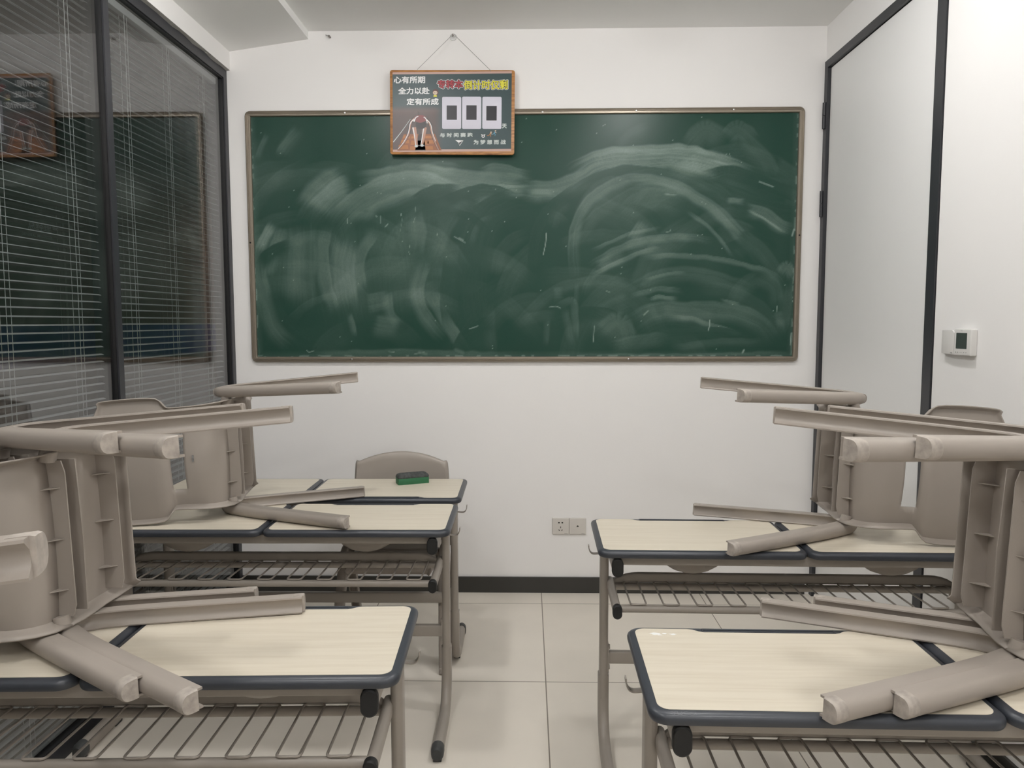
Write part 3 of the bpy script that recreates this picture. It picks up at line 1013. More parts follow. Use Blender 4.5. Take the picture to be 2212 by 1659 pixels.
# the sprinter on the starting blocks
pic = MB()
mats_pic = ['p_orange', 'p_orange2', 'p_dark', 'p_skin', 'p_shirt', 'p_white', 'p_pale', 'p_brown2']
pstroke(pic, [(255, 1390), (350, 1270), (450, 1130)], 9, 4, 2, 6)
pl(pic, [(375, 1300), (725, 1300), (800, 1488), (300, 1488)], 2, 1)
for (a, b, c_, d_) in ((365, 1315, 440, 1350), (340, 1365, 430, 1405), (310, 1425, 420, 1470), (455, 1325, 500, 1350), (600, 1320, 700, 1350), (450, 1375, 650, 1425), (440, 1440, 700, 1480), (640, 1370, 730, 1410)):
    pl(pic, [(a + 8, b), (c_, b), (c_ + 6, d_), (a, d_)], 3, 0)
pl(pic, [(540, 1300), (600, 1300), (620, 1488), (500, 1488)], 3, 2)
for q in ([(500, 1120), (455, 1170), (430, 1290), (380, 1390), (315, 1468)], [(610, 1125), (665, 1180), (692, 1290), (725, 1390), (765, 1480)]):
    pstroke(pic, q, 44, 20, 4, 2)
    pstroke(pic, q, 22, 12, 5, 3)
pstroke(pic, [(492, 1130), (448, 1180), (424, 1290), (370, 1395), (308, 1470)], 9, 5, 6, 5)
pstroke(pic, [(622, 1128), (676, 1190), (700, 1290), (735, 1385)], 9, 5, 6, 5)
for q in ([(490, 1225), (508, 1330), (520, 1440)], [(612, 1225), (596, 1330), (578, 1430)]):
    pstroke(pic, q, 46, 26, 4, 3)
    pstroke(pic, [(a - 12, b) for a, b in q], 12, 7, 5, 5)
pl(pic, ell(568, 1195, 60, 50), 6, 2)
pl(pic, ell(560, 1128, 70, 44), 7, 4)
pstroke(pic, [(488, 1160), (510, 1115), (540, 1098)], 16, 8, 8, 5)
pstroke(pic, [(600, 1108), (625, 1130), (640, 1180)], 12, 8, 8, 5)
pl(pic, ell(515, 1438, 20, 14), 7, 6)
pl(pic, ell(580, 1432, 20, 14), 7, 6)
pic.obj('sprinter_picture', mats_pic, sign, recalc=False)
# white brush lettering
tx = MB()
for s, a, b, c_, d_ in (('心有所期', 262, 645, 617, 728), ('全力以赴', 312, 770, 667, 852), ('定有所成', 405, 893, 768, 975)):
    ptext(tx, s, a + 4, b + 4, c_ - 4, d_ - 4, 2, 0, 2.6)
tx.obj('slogan_lettering', 'p_white', sign, recalc=False)
t2 = MB()
for s, a, b, c_, d_, mi in (('专转本', 752, 690, 1040, 790, 2), ('倒计时仅剩', 1046, 697, 1540, 803, 3)):
    ptext(t2, s, a + 4, b + 4, c_ - 4, d_ - 4, 2, 0, 11.5, 14)
    ptext(t2, s, a + 4, b + 4, c_ - 4, d_ - 4, 3, 1, 7, 12)
    ptext(t2, s, a + 4, b + 4, c_ - 4, d_ - 4, 4, mi, 2.2)
t2.obj('title_lettering', ['p_white', 'p_black', 'p_red', 'p_yel'], sign, recalc=False)
for s, a, b, c_, d_, q in (('天', 1478, 1190, 1532, 1243, 3), ('与 时 间 赛 跑', 780, 1290, 1150, 1340, 2.2), ('为 梦 想 而 战', 1160, 1370, 1522, 1425, 2.2)):
    t3 = MB()
    ptext(t3, s, a + q, b + q, c_ - q, d_ - q, 2, 0, q)
    t3.obj('small_lettering', 'p_pale', sign, recalc=False)
# small icons: paper plane, alarm clock, two running figures, a child's face
ic = MB()
mi_ = ['p_white', 'p_ink', 'p_orange', 'p_teal', 'p_cream', 'p_hair', 'p_yel']
pl(ic, [(953, 1370), (1046, 1377), (990, 1402)], 2, 0)
pl(ic, [(1046, 1377), (1003, 1438), (992, 1404)], 2, 0)
pl(ic, [(996, 1404), (1040, 1381), (1001, 1430)], 3, 1)
pl(ic, ell(1268, 1330, 19, 17, 14), 2, 0)
pl(ic, ell(1268, 1330, 10, 9, 12), 3, 1)
pl(ic, ell(1251, 1314, 7, 6, 10), 2, 0)
pl(ic, ell(1285, 1314, 7, 6, 10), 2, 0)
for ox, oy, c_ in ((1348, 1300, 2), (1398, 1285, 3)):
    pl(ic, ell(ox + 8, oy - 14, 9, 8, 12), 3, 4)
    pstroke(ic, [(ox + 4, oy - 4), (ox - 8, oy + 16)], 16, 13, 2, c_)
    pstroke(ic, [(ox - 8, oy + 14), (ox + 6, oy + 26), (ox, oy + 42)], 8, 5, 2, c_)
    pstroke(ic, [(ox - 8, oy + 14), (ox - 24, oy + 24), (ox - 36, oy + 20)], 8, 5, 2, c_)
    pstroke(ic, [(ox + 2, oy), (ox + 22, oy + 8)], 6, 4, 3, 4)
pl(ic, ell(732, 828, 33, 36, 18), 2, 5)
pl(ic, ell(728, 835, 25, 23, 18), 3, 4)
pl(ic, ell(719, 835, 3.5, 5, 8), 4, 1)
pl(ic, ell(738, 835, 3.5, 5, 8), 4, 1)
pl(ic, [(712, 860), (744, 860), (748, 880), (708, 880)], 3, 6)
ic.obj('small_icons', mi_, sign, recalc=False)
for a, b, c_, d_, q in ((806, 881, 1020, 1247, (857, 980, 972, 1143)), (1030, 881, 1245, 1249, (1078, 980, 1193, 1145)), (1257, 884, 1472, 1250, (1302, 988, 1418, 1154))):
    x0, z1 = fx(a, b)
    x1, z0 = fx(c_, d_)
    z0 += 0.0
    cd = MB().rprism(rrect(min(x0, x1), max(x0, x1), z0, z1, 0.007, 5), 'y', SY - 0.0012, SY - 0.0002, 0.0003, 2).obj('number_card', 'p_card', sign)
    x0, z1 = fx(q[0], q[1])
    x1, z0 = fx(q[2], q[3])
    MB().rprism(rrect(x0, x1, z0, z1, 0.0008, 2), 'y', SY - 0.0018, SY - 0.0010).obj('black_square', 'p_ink', cd)
# string up to the hook
hp = Vector((-0.359 + 0.363, 0.006, 2.733 - 2.375))
cordm = MB()
for ex, ez in ((-0.166, 0.199), (0.182, 0.195)):
    sx_ = -0.012 if ex < 0 else 0.012
    cordm.tube([(ex, SY - 0.001, ez - 0.006), (ex, SY - 0.0005, ez + 0.001), (hp.x + sx_, 0.004, hp.z - 0.002)], 0.0011, 6)
cordm.tube([(hp.x + 0.013 * math.cos(a), 0.004, hp.z + 0.0 + 0.013 * math.sin(a) * 0.4) for a in np.linspace(0, 2 * PI, 20)[:-1]], 0.0009, 5, True)
cordm.obj('hanging_string', 'string', sign)
hk = thing('wall_hook', 'clear round wall hook holding the string of the countdown sign', 'hook', (-0.359, YB, 2.739))
MB().rprism(ell(0, 0, 0.016, 0.016, 24), 'y', -0.005, 0.0, 0.0015, 2).obj('hook_pad', 'clearhook', hk)
MB().tube([(0, -0.004, 0.008), (0, -0.012, 0.004), (0, -0.026, -0.004), (0, -0.033, -0.003), (0, -0.034, 0.004)], 0.0028, 8).obj('hook_pin', 'bolt', hk)
an_ = thing('wall_anchor', 'tiny grey screw stub high on the wall near the ceiling', 'screw', (-0.955, YB, 2.745))
MB().tube([(0, 0, 0), (0.0, -0.022, -0.002)], 0.005, 8).obj('screw_stub', 'bolt', an_)
MB().tube([(-0.004, -0.016, 0.0), (-0.018, -0.014, 0.006)], 0.0018, 6).obj('wire_end', 'string', an_)

# ================================================================== WALL FITTINGS
def wall_plate(name, cx, label):
    t = thing(name, label, 'socket', (cx, YB, 0.346))
    s = 0.0425
    MB().rprism(rrect(-s, s, -s, s, 0.005, 4), 'y', -0.009, 0.0, 0.0035, 4).obj('face_plate', 'sockpl', t)
    return t
t = wall_plate('power_socket', 0.1645, 'square wall socket with five dark slots, left of the pair')
def slot(t, cx, cz, hw, hh, rot):
    m_ = MB().rprism(rrect(-hw, hw, -hh, hh, min(hw, hh) * 0.3, 2), 'y', -0.0094, -0.0082)
    m_.transform(Matrix.Translation((cx, 0, cz)) @ Matrix.Rotation(R(rot), 4, 'Y'))
    m_.obj('slot', 'hole', t)
slot(t, -0.0085, 0.018, 0.0042, 0.0036, 0)
slot(t, 0.0085, 0.018, 0.0042, 0.0036, 0)
slot(t, 0.000, -0.006, 0.0018, 0.0044, 0)
slot(t, -0.0075, -0.0205, 0.0018, 0.0042, -32)
slot(t, 0.0070, -0.0205, 0.0018, 0.0042, 32)
MB().box(0.019, 0.034, -0.0093, -0.0089, -0.0382, -0.0366).obj('printed_mark', 'mark', t)
t = wall_plate('data_socket', 0.2505, 'square wall plate with one small dark port, right of the pair')
MB().rprism([(-0.006, -0.003), (0.006, -0.003), (0.0035, 0.0012), (0.0018, 0.0042), (-0.0018, 0.0042), (-0.0035, 0.0012)], 'y', -0.0094, -0.0082).obj('port', 'hole', t)
MB().box(0.019, 0.034, -0.0093, -0.0089, -0.0382, -0.0366).obj('printed_mark', 'mark', t)

th = thing('thermostat', 'white wall thermostat with dark display and its cover hinged open', 'thermostat', (XR, 2.458, 1.306))
# local: x out of the wall is negative, y runs along the wall (towards the corner is +), z up
MB().rprism(rrect(-0.046, 0.046, -0.043, 0.043, 0.004, 4), 'x', -0.022, 0.0, 0.003, 3).obj('housing', 'whitepl', th)
MB().rprism(rrect(-0.026, 0.034, -0.021, 0.030, 0.001, 2), 'x', -0.0226, -0.021).obj('display', 'screen', th)
bt = MB()
for yy in (0.034, 0.023, -0.012, -0.024):
    bt.rprism(ell(yy, -0.033, 0.0017, 0.0015, 8), 'x', -0.0226, -0.0215)
bt.box(-0.0225, -0.0215, -0.002, 0.012, -0.0334, -0.0328)
bt.box(-0.0225, -0.0215, 0.000, 0.010, 0.0360, 0.0372)
bt.obj('buttons', 'mark', th)
cv_ = MB().rprism([(0.0, -0.041), (0.084, -0.041), (0.086, -0.038), (0.086, 0.038), (0.012, 0.0385), (0.004, 0.035), (0.0, 0.030)], 'x', -0.002, 0.002, 0.0008, 2)
cv_.transform(Matrix.Translation((-0.022, 0.047, 0)) @ Matrix.Rotation(R(-6), 4, 'Z'))
cv = cv_.obj('cover', 'whitepl', th)
cb = MB().box(-0.0032, -0.0018, 0.006, 0.016, -0.0372, -0.0348)
cb.transform(Matrix.Translation((-0.022, 0.047, 0)) @ Matrix.Rotation(R(-6), 4, 'Z'))
cb.obj('cover_mark', 'mark', th)

# ================================================================== DESKS
DW, DD = 1.205, 0.372       # overall width, depth of the tops
def make_desk(label, cx, yf, rz=0.0):
    """two-seat desk; local x across, y = 0 at the middle of the tops, user side towards -y"""
    t = thing('student_desk', label, 'desk', (cx, yf, 0), rz, 'two-seat classroom desks')
    y0 = -DD / 2
    H = HTOP
    for s in (-1, 1):
        xa, xb = (-DW / 2, -0.0015) if s < 0 else (0.0015, DW / 2)
        out = rrect(xa, xb, y0, -y0, 0.034, 8)
        rim = MB()
        rr = []
        for d, z in ((0.020, -0.0215), (0.006, -0.0215), (0.0022, -0.0195), (0.0005, -0.016), (0.0, -0.010), (0.0012, -0.0055), (0.0048, -0.0022), (0.010, -0.0006), (0.0165, 0.0), (0.020, 0.0)):
            rr.append([(x, y, H + z) for x, y in inset(out, d)])
        rim.rings(rr)
        top = rim.obj('tabletop', 'rim', t)
        # laminate with the notch for the pen tray along the far edge
        mx = (xa + xb) / 2
        o2 = rrect(xa + 0.0165, xb - 0.0165, y0 + 0.0185, -y0 - 0.0150, 0.022, 8)
        pts = []
        yt = -y0 - 0.0150
        for i, p in enumerate(o2):
            pts.append(p)
            if i == 17:      # end of the far right corner: run the notch
                pts += [(mx + 0.170, yt), (mx + 0.160, yt - 0.003), (mx + 0.148, yt - 0.012), (mx + 0.138, yt - 0.0155), (mx - 0.138, yt - 0.0155),
                        (mx - 0.148, yt - 0.012), (mx - 0.160, yt - 0.003), (mx - 0.170, yt)]
        MB().rprism(pts, 'z', H - 0.001, H + 0.0006).obj('laminate', 'laminate', top)
        tray = MB()
        for ya, yb2 in ((yt - 0.0145, yt - 0.0105), (yt - 0.0035, yt + 0.002)):
            tray.rprism(rrect(mx - 0.140, mx + 0.140, ya, yb2, 0.0015, 3), 'z', H, H + 0.0016, 0.0007, 2)
        for ex in (mx - 0.141, mx + 0.137):
            tray.rprism(rrect(ex, ex + 0.004, yt - 0.0142, yt + 0.001, 0.0015, 3), 'z', H, H + 0.0016, 0.0007, 2)
        tray.obj('pen_tray', 'rim', top)
        # shallow bowl moulded under each top
        b = MB()
        rs = []
        for k in range(7):
            a = PI / 2 * k / 6
            r_ = 0.118 * math.cos(a) + 0.001
            rs.append([(mx + r_ * math.cos(2 * PI * j / 28), 0.0 + r_ * 0.8 * math.sin(2 * PI * j / 28), H - 0.0215 - 0.098 * math.sin(a)) for j in range(28)])
        b.rings(rs)
        b.obj('underside_bowl', 'metal', t)
    post_x = DW / 2 - 0.037
    arm_x = DW / 2 - 0.056
    yp = y0 + 0.247
    for s in (-1, 1):
        MB().sweep(stadium(0.0135, 0.027), [(s * post_x, yp, 0.16), (s * post_x, yp, H - 0.024)], (1, 0, 0)).obj('post', 'metal', t)
        pth = [(s * post_x, yp, 0.235), (s * post_x, yp, 0.15)]
        for k in range(1, 10):
            a = PI / 2 * k / 9
            pth.append((s * post_x, yp - 0.115 * (1 - math.cos(a)), 0.142 - 0.115 * math.sin(a)))
        pth += [(s * post_x, y0 - 0.055, 0.026)]
        ft = MB().sweep(stadium(0.0175, 0.0255), pth, (1, 0, 0)).obj('foot', 'metal', t)
        c = MB().sweep(stadium(0.0200, 0.0265), [(s * post_x, y0 - 0.048, 0.0275), (s * post_x, y0 - 0.070, 0.0275), (s * post_x, y0 - 0.080, 0.0275), (s * post_x, y0 - 0.086, 0.0275)], (1, 0, 0), [1, 1, 0.9, 0.62])
        c.box(s * post_x - 0.013, s * post_x + 0.013, y0 - 0.078, y0 - 0.050, 0.0, 0.006)
        c.obj('foot_cap', 'footcap', ft)
        MB().box(s * post_x - 0.012, s * post_x + 0.012, yp - 0.125, yp - 0.085, 0.0, 0.008).obj('foot_pad', 'footcap', ft)
        ua = MB().sweep(stadium(0.0145, 0.0245), [(s * arm_x, yp + 0.085, H - 0.050), (s * arm_x, y0 + 0.014, H - 0.050)], (1, 0, 0)).obj('support_arm', 'metal', t)
        MB().sweep(stadium(0.0165, 0.0275), [(s * arm_x, y0 + 0.020, H - 0.051), (s * arm_x, y0 + 0.008, H - 0.051), (s * arm_x, y0 + 0.005, H - 0.051)], (1, 0, 0), [1, 1, 0.88]).obj('end_cap', 'cap', ua)
        la = MB().sweep(stadium(0.0115, 0.0185), [(s * arm_x, yp + 0.005, 0.538), (s * arm_x, y0 + 0.012, 0.534)], (1, 0, 0)).obj('basket_arm', 'metal', t)
        MB().sweep(stadium(0.0135, 0.0212), [(s * arm_x, y0 + 0.018, 0.534), (s * arm_x, y0 + 0.004, 0.534), (s * arm_x, y0 + 0.001, 0.534)], (1, 0, 0), [1, 1, 0.85]).obj('end_cap', 'cap', la)
        hkp = [(s * (post_x + 0.010), yp, 0.634), (s * (post_x + 0.034), yp, 0.632), (s * (post_x + 0.044), yp, 0.637), (s * (post_x + 0.049), yp, 0.648), (s * (post_x + 0.050), yp, 0.660)]
        MB().sweep(rrect(-0.009, 0.009, -0.0015, 0.0015, 0.0012, 2), smooth_path(hkp, 5), (0, 1, 0)).obj('bag_hook', 'metal', t)
    # rails under the tops, crossbar between the posts
    for yy in (y0 + 0.048, -y0 - 0.045):
        MB().rprism(rrect(yy - 0.010, yy + 0.010, H - 0.052, H - 0.0212, 0.004, 3), 'x', -arm_x + 0.008, arm_x - 0.008).obj('top_rail', 'metal', t)
    MB().rprism(rrect(yp - 0.011, yp + 0.011, 0.270, 0.310, 0.004, 3), 'x', -post_x + 0.012, post_x - 0.012).obj('crossbar', 'metal', t)
    for s in (-1, 1):
        q = MB()
        q.box(s * (post_x - 0.0145) - 0.002, s * (post_x - 0.0145) + 0.002, yp - 0.018, yp + 0.018, 0.245, 0.335)
        for z in (0.256, 0.324):
            for k in (-1, 1):
                q.rprism(ell(yp + 0.010 * 0, z, 0.008, 0.008, 12), 'x', s * (post_x - 0.0145) - (0.006 if s > 0 else 0), s * (post_x - 0.0145) + (0.006 if s < 0 else 0))
        q.obj('bolt_plate', 'metal', t)
    # wire basket
    bx = arm_x - 0.006
    yfr, ybr = y0 + 0.034, yp - 0.012
    MB().tube([(-bx, yfr, 0.534), (bx, yfr, 0.534)], 0.0112, 14).obj('basket_front_rail', 'metal', t)
    MB().tube([(-bx, ybr, 0.529), (bx, ybr, 0.529)], 0.0108, 14).obj('basket_back_rail', 'metal', t)
    gp = [(-bx - 0.002, ybr + 0.012, 0.500)]
    for k in range(8):
        a = PI / 2 * k / 7
        gp.append((-bx + 0.085 * (1 - math.cos(a)), ybr + 0.012, 0.508 + 0.048 * math.sin(a)))
    gp += [(-x, y, z) for x, y, z in reversed(gp)]
    MB().sweep(stadium(0.008, 0.0165), gp, (0, 1, 0)).obj('book_guard', 'metal', t)
    nw_ = 11
    for k in range(nw_):
        xc = -bx + 0.058 + (2 * bx - 0.116) * k / (nw_ - 1)
        lp = [(x, y, 0.5485 if y < 0 else 0.5425) for x, y in rrect(xc - 0.023, xc + 0.023, yfr - 0.004, ybr + 0.004, 0.009, 4)]
        MB().tube(lp, 0.0028, 7, True).obj('basket_wire', 'metal', t)
    return t

def desk_at(label, xo, yfront, side, rz):
    """place a desk by its aisle-side front corner"""
    cx = xo + side * DW / 2 * math.cos(R(rz)) - DD / 2 * math.sin(R(rz))
    cy = yfront + side * DW / 2 * math.sin(R(rz)) + DD / 2 * math.cos(R(rz))
    return cx, cy, R(rz)

desk = make_desk('two-seat desk front left under the nested pair of chairs by the glass', 0, 0)
DESKS = [
    (None, -0.241, 1.336, -1, 2.0),
    ('two-seat desk front right with a torn white sticker scrap on its top', 0.206, 1.217, 1, -0.9),
    ('two-seat desk on the right farther back, under one toppled chair by the door', 0.2035, 2.117, 1, -1.0),
    ('two-seat desk on the left in the middle row, under one toppled chair', -0.2485, 2.318, -1, 0.6),
    ('two-seat desk closest to the viewer, bottom left beside the glass', -0.225, 0.330, -1, 0.5),
]
placed = []
for lab, xo, yf_, side, rz in DESKS:
    d = desk if lab is None else dup(desk, lab)
    x, y, r_ = desk_at('', xo, yf_, side, rz)
    d.location = (x, y, 0)
    d.rotation_euler = (0, 0, r_)
    placed.append(d)
# the desk nearest the chalkboard is turned round: its user sits by the wall
d = dup(desk, 'two-seat desk below the chalkboard facing the class, with the eraser on it')
d.location = (-0.253 - DW / 2, 2.752 + DD / 2, 0)
d.rotation_euler = (0, 0, PI + R(0.6))
placed.append(d)
desk_fr = placed[1]
# torn sticker and moulded lettering on the right front desk
stk = MB()
rnd = random.Random(5)
for cx_, cy_, a_ in ((-0.545, 0.144, 0.014), (-0.525, 0.146, 0.009), (-0.508, 0.143, 0.010), (-0.535, 0.138, 0.006)):
    pts = []
    for k in range(11):
        a = 2 * PI * k / 11
        rr_ = rnd.uniform(0.45, 1.0)
        pts.append((cx_ + a_ * rr_ * math.cos(a), cy_ + a_ * 0.45 * rr_ * math.sin(a)))
    stk.rprism(pts, 'z', HTOP + 0.0006, HTOP + 0.0009)
so = stk.obj('sticker_scrap', 'sticker', desk_fr)
so['label'] = 'torn white scrap of sticker'
v, f = fit_text('YUCAI', -0.566, -0.524, 0, 0.0085, 0.004)
lt = MB().add([(p[0], -DD / 2 + 0.0042 + p[1], HTOP - 0.0022 + 0.0024 * min(1, p[1] / 0.009) + 0.0003) for p in v], f)
lt.obj('moulded_lettering', 'rim', desk_fr, recalc=False)

# ================================================================== PLASTIC CHAIRS
# local frame: x to the side, y towards the seat front, z up, floor at z = 0
SA = 0.217       # half spacing of the leg ends
SEAT_ROWS = [   # y, z, half width, rear/under normal (ny, nz), dish, skirt
    (0.190, 0.386, 0.148, (0.9, -0.3), 0.000, 0.010),
    (0.194, 0.402, 0.156, (0.9, -0.4), 0.000, 0.014),
    (0.190, 0.418, 0.160, (0.6, -0.8), 0.001, 0.020),
    (0.176, 0.429, 0.163, (0.25, -0.97), 0.002, 0.024),
    (0.150, 0.4335, 0.166, (0, -1), 0.004, 0.026),
    (0.110, 0.434, 0.168, (0, -1), 0.006, 0.026),
    (0.070, 0.431, 0.169, (0, -1), 0.008, 0.028),
    (0.030, 0.428, 0.169, (0, -1), 0.008, 0.030),
    (-0.005, 0.427, 0.168, (-0.1, -1), 0.008, 0.030),
]
BACK_ROWS = [
    (-0.005, 0.427, 0.168, (-0.1, -1), 0.008, 0.030),
    (-0.035, 0.431, 0.167, (-0.35, -0.93), 0.009, 0.030),
    (-0.058, 0.442, 0.165, (-0.6, -0.8), 0.011, 0.028),
    (-0.074, 0.458, 0.163, (-0.8, -0.6), 0.014, 0.026),
    (-0.084, 0.476, 0.161, (-0.93, -0.35), 0.017, 0.025),
    (-0.089, 0.500, 0.159, (-0.98, -0.15), 0.020, 0.024),
    (-0.0905, 0.522, 0.158, (-1, 0), 0.022, 0.023),
    (-0.091, 0.530, 0.1575, (-1, 0), 0.022, 0.022),
    (-0.091, 0.548, 0.157, (-1, 0), 0.023, 0.022),
    (-0.092, 0.565, 0.157, (-1, 0), 0.024, 0.021),
    (-0.094, 0.572, 0.158, (-1, 0), 0.025, 0.020),
    (-0.099, 0.579, 0.166, (-1, 0), 0.026, 0.020),
    (-0.106, 0.588, 0.182, (-1, 0), 0.026, 0.020),
    (-0.110, 0.598, 0.190, (-1, 0), 0.026, 0.020),
    (-0.113, 0.620, 0.193, (-1, 0), 0.027, 0.020),
    (-0.117, 0.660, 0.194, (-1, 0.05), 0.028, 0.020),
    (-0.121, 0.700, 0.193, (-1, 0.05), 0.028, 0.019),
    (-0.124, 0.735, 0.191, (-1, 0.05), 0.028, 0.018),
    (-0.127, 0.757, 0.189, (-1, 0.1), 0.028, 0.016),
    (-0.130, 0.765, 0.187, (-1, 0.3), 0.028, 0.013),
    (-0.136, 0.771, 0.184, (-0.9, 0.4), 0.028, 0.008),
    (-0.145, 0.773, 0.182, (-0.8, 0.6), 0.028, 0.003),
]
def shell(rows, arch=0.0, slot=None, ncol=20):
    us = [-1 + 2 * k / ncol for k in range(ncol + 1)]
    if slot:
        for sgn in (-1, 1):
            j = min(range(len(us)), key=lambda q: abs(us[q] - sgn * slot[2]))
            us[j] = sgn * slot[2]
    mb = MB()
    verts = []
    for y, z, hw, (ny, nz), c, sk in rows:
        ln = math.hypot(ny, nz)
        ny, nz = ny / ln, nz / ln
        top = max(0, (z - 0.66) / 0.10) if arch else 0
        row = []
        def P(x, off, uu):
            return (x, y + ny * off, z + nz * off + arch * min(1, top) * (1 - uu * uu))
        for k, off in ((0.011, sk * 1.15), (0.0075, sk * 0.6), (0.004, sk * 0.2)):
            row.append(P(-(hw + k), off, 1))
        for u in us:
            row.append(P(u * hw, c * (1 - u * u), u))
        for k, off in ((0.004, sk * 0.2), (0.0075, sk * 0.6), (0.011, sk * 1.15)):
            row.append(P(hw + k, off, 1))
        verts.append(row)
    n = len(verts[0])
    faces = []
    for i in range(len(rows) - 1):
        for j in range(n - 1):
            if slot:
                zc = (rows[i][1] + rows[i + 1][1]) / 2
                jj = j - 3
                if slot[0] < zc < slot[1] and 0 <= jj < ncol and abs((us[jj] + us[jj + 1]) / 2) < slot[2] - 0.001:
                    continue
            faces.append((i * n + j, i * n + j + 1, (i + 1) * n + j + 1, (i + 1) * n + j))
    mb.add([p for r_ in verts for p in r_], faces)
    return mb

def solid(o, t=0.0035, off=0.0):
    md = o.modifiers.new('thickness', 'SOLIDIFY')
    md.thickness = t
    md.offset = off
    md.use_even_offset = False
    return o

def seat_under(x, y):
    """height of the seat underside at a place"""
    rows = sorted([(r_[0], r_[1], r_[2], r_[4]) for r_ in BACK_ROWS[:5] + SEAT_ROWS if r_[1] > 0.425 or r_[0] < 0], key=lambda r_: r_[0])
    for a, b in zip(rows, rows[1:]):
        if a[0] <= y <= b[0]:
            t = (y - a[0]) / (b[0] - a[0])
            u = x / (a[2] + (b[2] - a[2]) * t)
            return a[1] + (b[1] - a[1]) * t - (a[3] + (b[3] - a[3]) * t) * max(0, 1 - u * u)
    return 0.43

def leg_section(a=0.0185, lipw=-0.021, b=0.021, t=0.0042, n=9):
    pts = [(a, lipw)]
    for k in range(n + 1):
        q = PI * k / n
        pts.append((a * math.cos(q), 0.003 + (b - 0.003) * math.sin(q) ** 0.8))
    pts.append((-a, lipw))
    pts.append((-a + t, lipw))
    for k in range(n, -1, -1):
        q = PI * k / n
        pts.append(((a - t) * math.cos(q), -0.001 + (b - 0.003 - t) * math.sin(q) ** 0.8 * 0.75))
    pts.append((a - t, lipw))
    return pts
def front_section(a=0.0185, lipw=-0.021, b=0.021, n=9):
    """front leg: rounded to the front, a shallow hollow along its rear face"""
    pts = [(a, lipw)]
    for k in range(n + 1):
        q = PI * k / n
        pts.append((a * math.cos(q), 0.003 + (b - 0.003) * math.sin(q) ** 0.7))
    pts += [(-a, lipw), (-a + 0.003, lipw - 0.0008), (-a + 0.006, lipw + 0.003), (-a + 0.011, lipw + 0.0085), (0, lipw + 0.010), (a - 0.011, lipw + 0.0085), (a - 0.006, lipw + 0.003), (a - 0.003, lipw - 0.0008)]
    return pts
def cap_section(a=0.019, lipw=-0.0195, b=0.0217, n=9):
    pts = [(a, lipw * 0.55), (a, 0)]
    for k in range(1, n):
        q = PI * k / n
        pts.append((a * math.cos(q), 0.003 + (b - 0.003) * math.sin(q) ** 0.8))
    pts += [(-a, 0), (-a, lipw * 0.55)]
    return pts

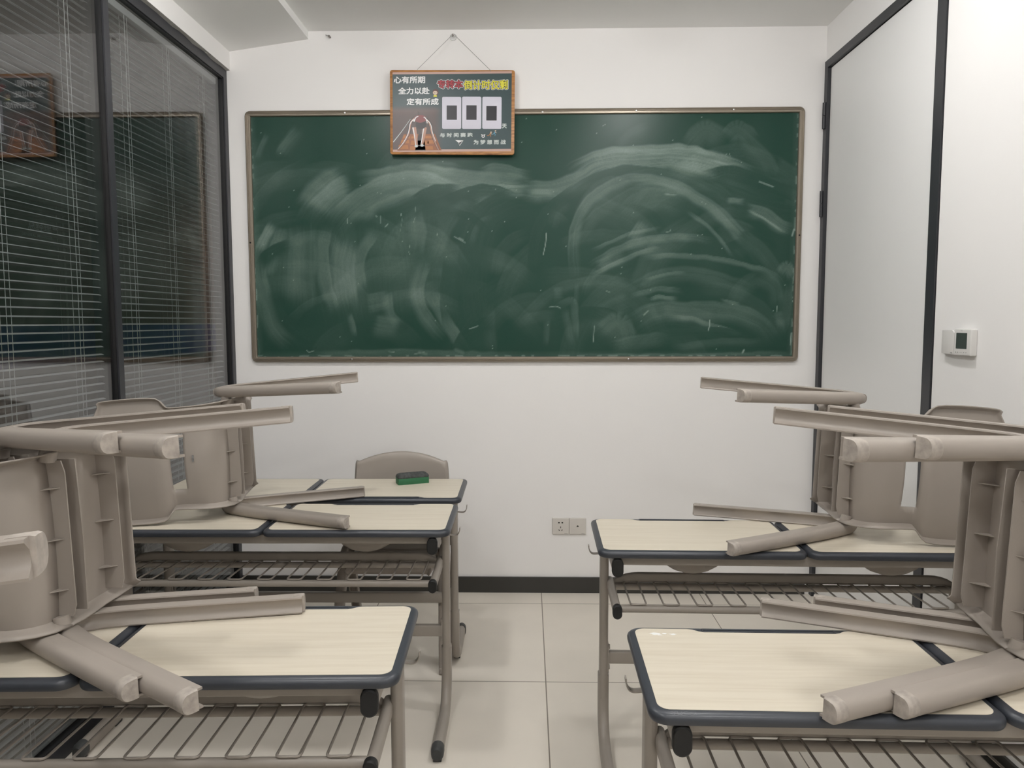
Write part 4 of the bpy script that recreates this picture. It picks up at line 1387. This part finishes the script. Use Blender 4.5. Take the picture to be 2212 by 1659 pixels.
def make_chair(label):
    t = thing('plastic_chair', label, 'chair', (0, 0, 0), 0, 'taupe plastic school chairs')
    seat = solid(shell(SEAT_ROWS).obj('seat', 'plastic', t, sharp=50))
    back = solid(shell(BACK_ROWS, arch=0.022, slot=(0.526, 0.5715, 0.66)).obj('backrest', 'plastic', t, sharp=50))
    # ribs under the seat, each with three little gussets
    for y, zb, hw, gus in ((-0.004, 0.384, 0.160, -1), (0.027, 0.380, 0.158, 0), (0.148, 0.384, 0.156, -1)):
        mb = MB()
        n = 14
        top, bot = [], []
        for k in range(n + 1):
            x = -hw + 2 * hw * k / n
            e = abs(x) / hw
            top.append((x, seat_under(x, y) + 0.001))
            bot.append((x, zb + (0.007 * max(0, (e - 0.85) / 0.15) if gus else 0.004 * e)))
        rs = []
        for yy in (y - 0.0015, y + 0.0015):
            rs.append([(x, yy, z) for x, z in bot] + [(x, yy, z) for x, z in reversed(top)])
        mb.rings(rs)
        if gus:
            for gx_ in (-0.105, 0.0, 0.105):
                zt = seat_under(gx_, y - 0.02)
                tri = [(y - 0.001, 0.396), (y - 0.001, zt), (y - 0.024, zt - 0.002)]
                mb.rings([[(gx_ - 0.001, p[0], p[1]) for p in tri], [(gx_ + 0.001, p[0], p[1]) for p in tri]])
        mb.obj('rib', 'plastic', seat)
    for s in (-1, 1):
        xa = lambda h: s * (SA - 0.016 * min(1, h / 0.45))
        # rear leg: round to the rear, open to the front; it ends in a rounded tip at the top
        key = [(-0.2285, 0.004), (-0.150, 0.158), (-0.060, 0.328), (-0.008, 0.410), (0.010, 0.436), (0.021, 0.4495), (0.026, 0.456)]
        pth = [(xa(p.z), p.y, p.z) for p in smooth_path([(0, y, z) for y, z in key], 5)]
        sc_ = []
        for p in pth:
            q = (p[2] - 0.418) / 0.038
            sc_.append(1.0 if q <= 0 else max(0.30, math.sqrt(max(0.0, 1 - q * q * 0.91))))
        # lat x tangent must point to the rear
        leg = MB().sweep(leg_section(), pth, (1, 0, 0), sc_)
        # peg that ties the leg to the seat edge
        leg.tube([(s * 0.160, -0.008, 0.418), (s * 0.172, -0.008, 0.416), (s * 0.186, -0.006, 0.412), (s * 0.204, -0.004, 0.410)], 0.0165, 14)
        lg = leg.obj('leg', 'plastic', t, sharp=40)
        c = MB().sweep(cap_section(), [(s * SA, -0.2305, 0.0), (s * SA, -0.2290, 0.003), (s * (SA - 0.0008), -0.2195, 0.0215), (s * (SA - 0.0008), -0.2190, 0.0225)], (1, 0, 0), [0.93, 1.0, 1.0, 0.97])
        c.obj('leg_cap', 'plastic_cap', lg)
        key = [(0.2285, 0.004), (0.185, 0.140), (0.135, 0.295), (0.102, 0.385), (0.078, 0.424), (0.046, 0.444), (0.020, 0.448)]
        pth = [(xa(p.z), p.y, p.z) for p in smooth_path([(0, y, z) for y, z in key], 5)]
        sc_ = [1.0 if p[1] > 0.075 else max(0.8, 1 - (0.075 - p[1]) / 0.055 * 0.2) for p in pth]
        leg = MB().sweep(front_section(), pth, (-1, 0, 0), sc_)
        lg = leg.obj('leg', 'plastic', t, sharp=40)
        c = MB().sweep(cap_section(), [(s * SA, 0.2300, 0.0), (s * SA, 0.2290, 0.003), (s * (SA - 0.0008), 0.2230, 0.0215), (s * (SA - 0.0008), 0.2227, 0.0225)], (-1, 0, 0), [0.93, 1.0, 1.0, 0.97])
        c.obj('leg_cap', 'plastic_cap', lg)
    return t

def lay(chair, side, x0, y0, yaw, lift=0.0, fwd=0.0, tilt=0.040, z0=HTOP + 0.0215):
    """put a chair on its side: side -1 with the seat facing the partition, +1 facing the door wall"""
    ct, st_2 = math.cos(tilt), math.sin(tilt)
    up = Vector((side * ct, 0, -st_2))
    la = Vector((side * st_2, 0, ct))
    fw = Vector((0, 1, 0))
    ex = la if side < 0 else -la
    org = la * (SA + (0.006 if lift else 0.0)) + up * lift + fw * fwd
    rot = Matrix.Rotation(yaw, 4, 'Z')
    m = Matrix(((ex.x, fw.x, up.x, 0), (ex.y, fw.y, up.y, 0), (ex.z, fw.z, up.z, 0), (0, 0, 0, 1)))
    chair.matrix_world = Matrix.Translation((x0, y0, z0)) @ rot @ Matrix.Translation(org) @ m
chair = make_chair('taupe chair standing upright behind the eraser desk')
chair.location = (-0.548, 3.062, 0)
chair.rotation_euler = (0, 0, PI)
chair_a = dup(chair, 'taupe chair lying alone on its side on the left middle desk')
lay(chair_a, -1, -0.599, 2.565, 0.10)
mk = MB()
for a_, b_ in ((-0.012, -0.005), (-0.004, 0.000), (0.001, 0.009)):
    mk.box(a_, b_, -0.1175, -0.1150, 0.4985, 0.5035)
mk.obj('printed_mark', 'mark', chair_a)
lay(dup(chair, 'chair of the front left nested pair whose leg ends reach nearest the aisle'), -1, -0.537, 1.431, -0.114)
lay(dup(chair, 'chair of the front left nested pair nearer the glass'), -1, -0.537, 1.431, -0.114, 0.127, 0.025)
lay(dup(chair, 'taupe chair lying alone on its side in front of the door'), 1, 0.566, 2.306, 0.004)
lay(dup(chair, 'chair of the front right nested pair whose leg ends reach nearest the aisle'), 1, 0.507, 1.423, -0.069)
c2 = dup(chair, 'chair of the front right nested pair nearer the right wall')
lay(c2, 1, 0.507, 1.423, -0.069, 0.122, 0.025)
lay(dup(chair, 'taupe chair on the closest desk, one leg end showing at the left picture edge'), -1, -0.424, 0.415, -0.03)

# ================================================================== ERASER
er = thing('chalkboard_eraser', 'green and black chalkboard eraser lying on the desk below the chalkboard', 'eraser', (-0.475, 3.029, HTOP + 0.0006), R(23))
MB().rprism(rrect(-0.064, 0.064, -0.026, 0.026, 0.003, 3), 'z', 0.0, 0.026, 0.0015, 2).obj('body', 'green', er)
ft_ = MB()
ft_.rings([[(x, y, z) for x, y in rrect(-0.064 + d, 0.064 - d, -0.0262 + d, 0.0262 - d, max(0.004, 0.008 - d * 0.3), 4)] for d, z in ((0.0008, 0.0255), (-0.001, 0.028), (0.0, 0.034), (0.004, 0.039), (0.011, 0.043), (0.018, 0.0445))])
ft_.obj('felt_pad', 'felt', er)
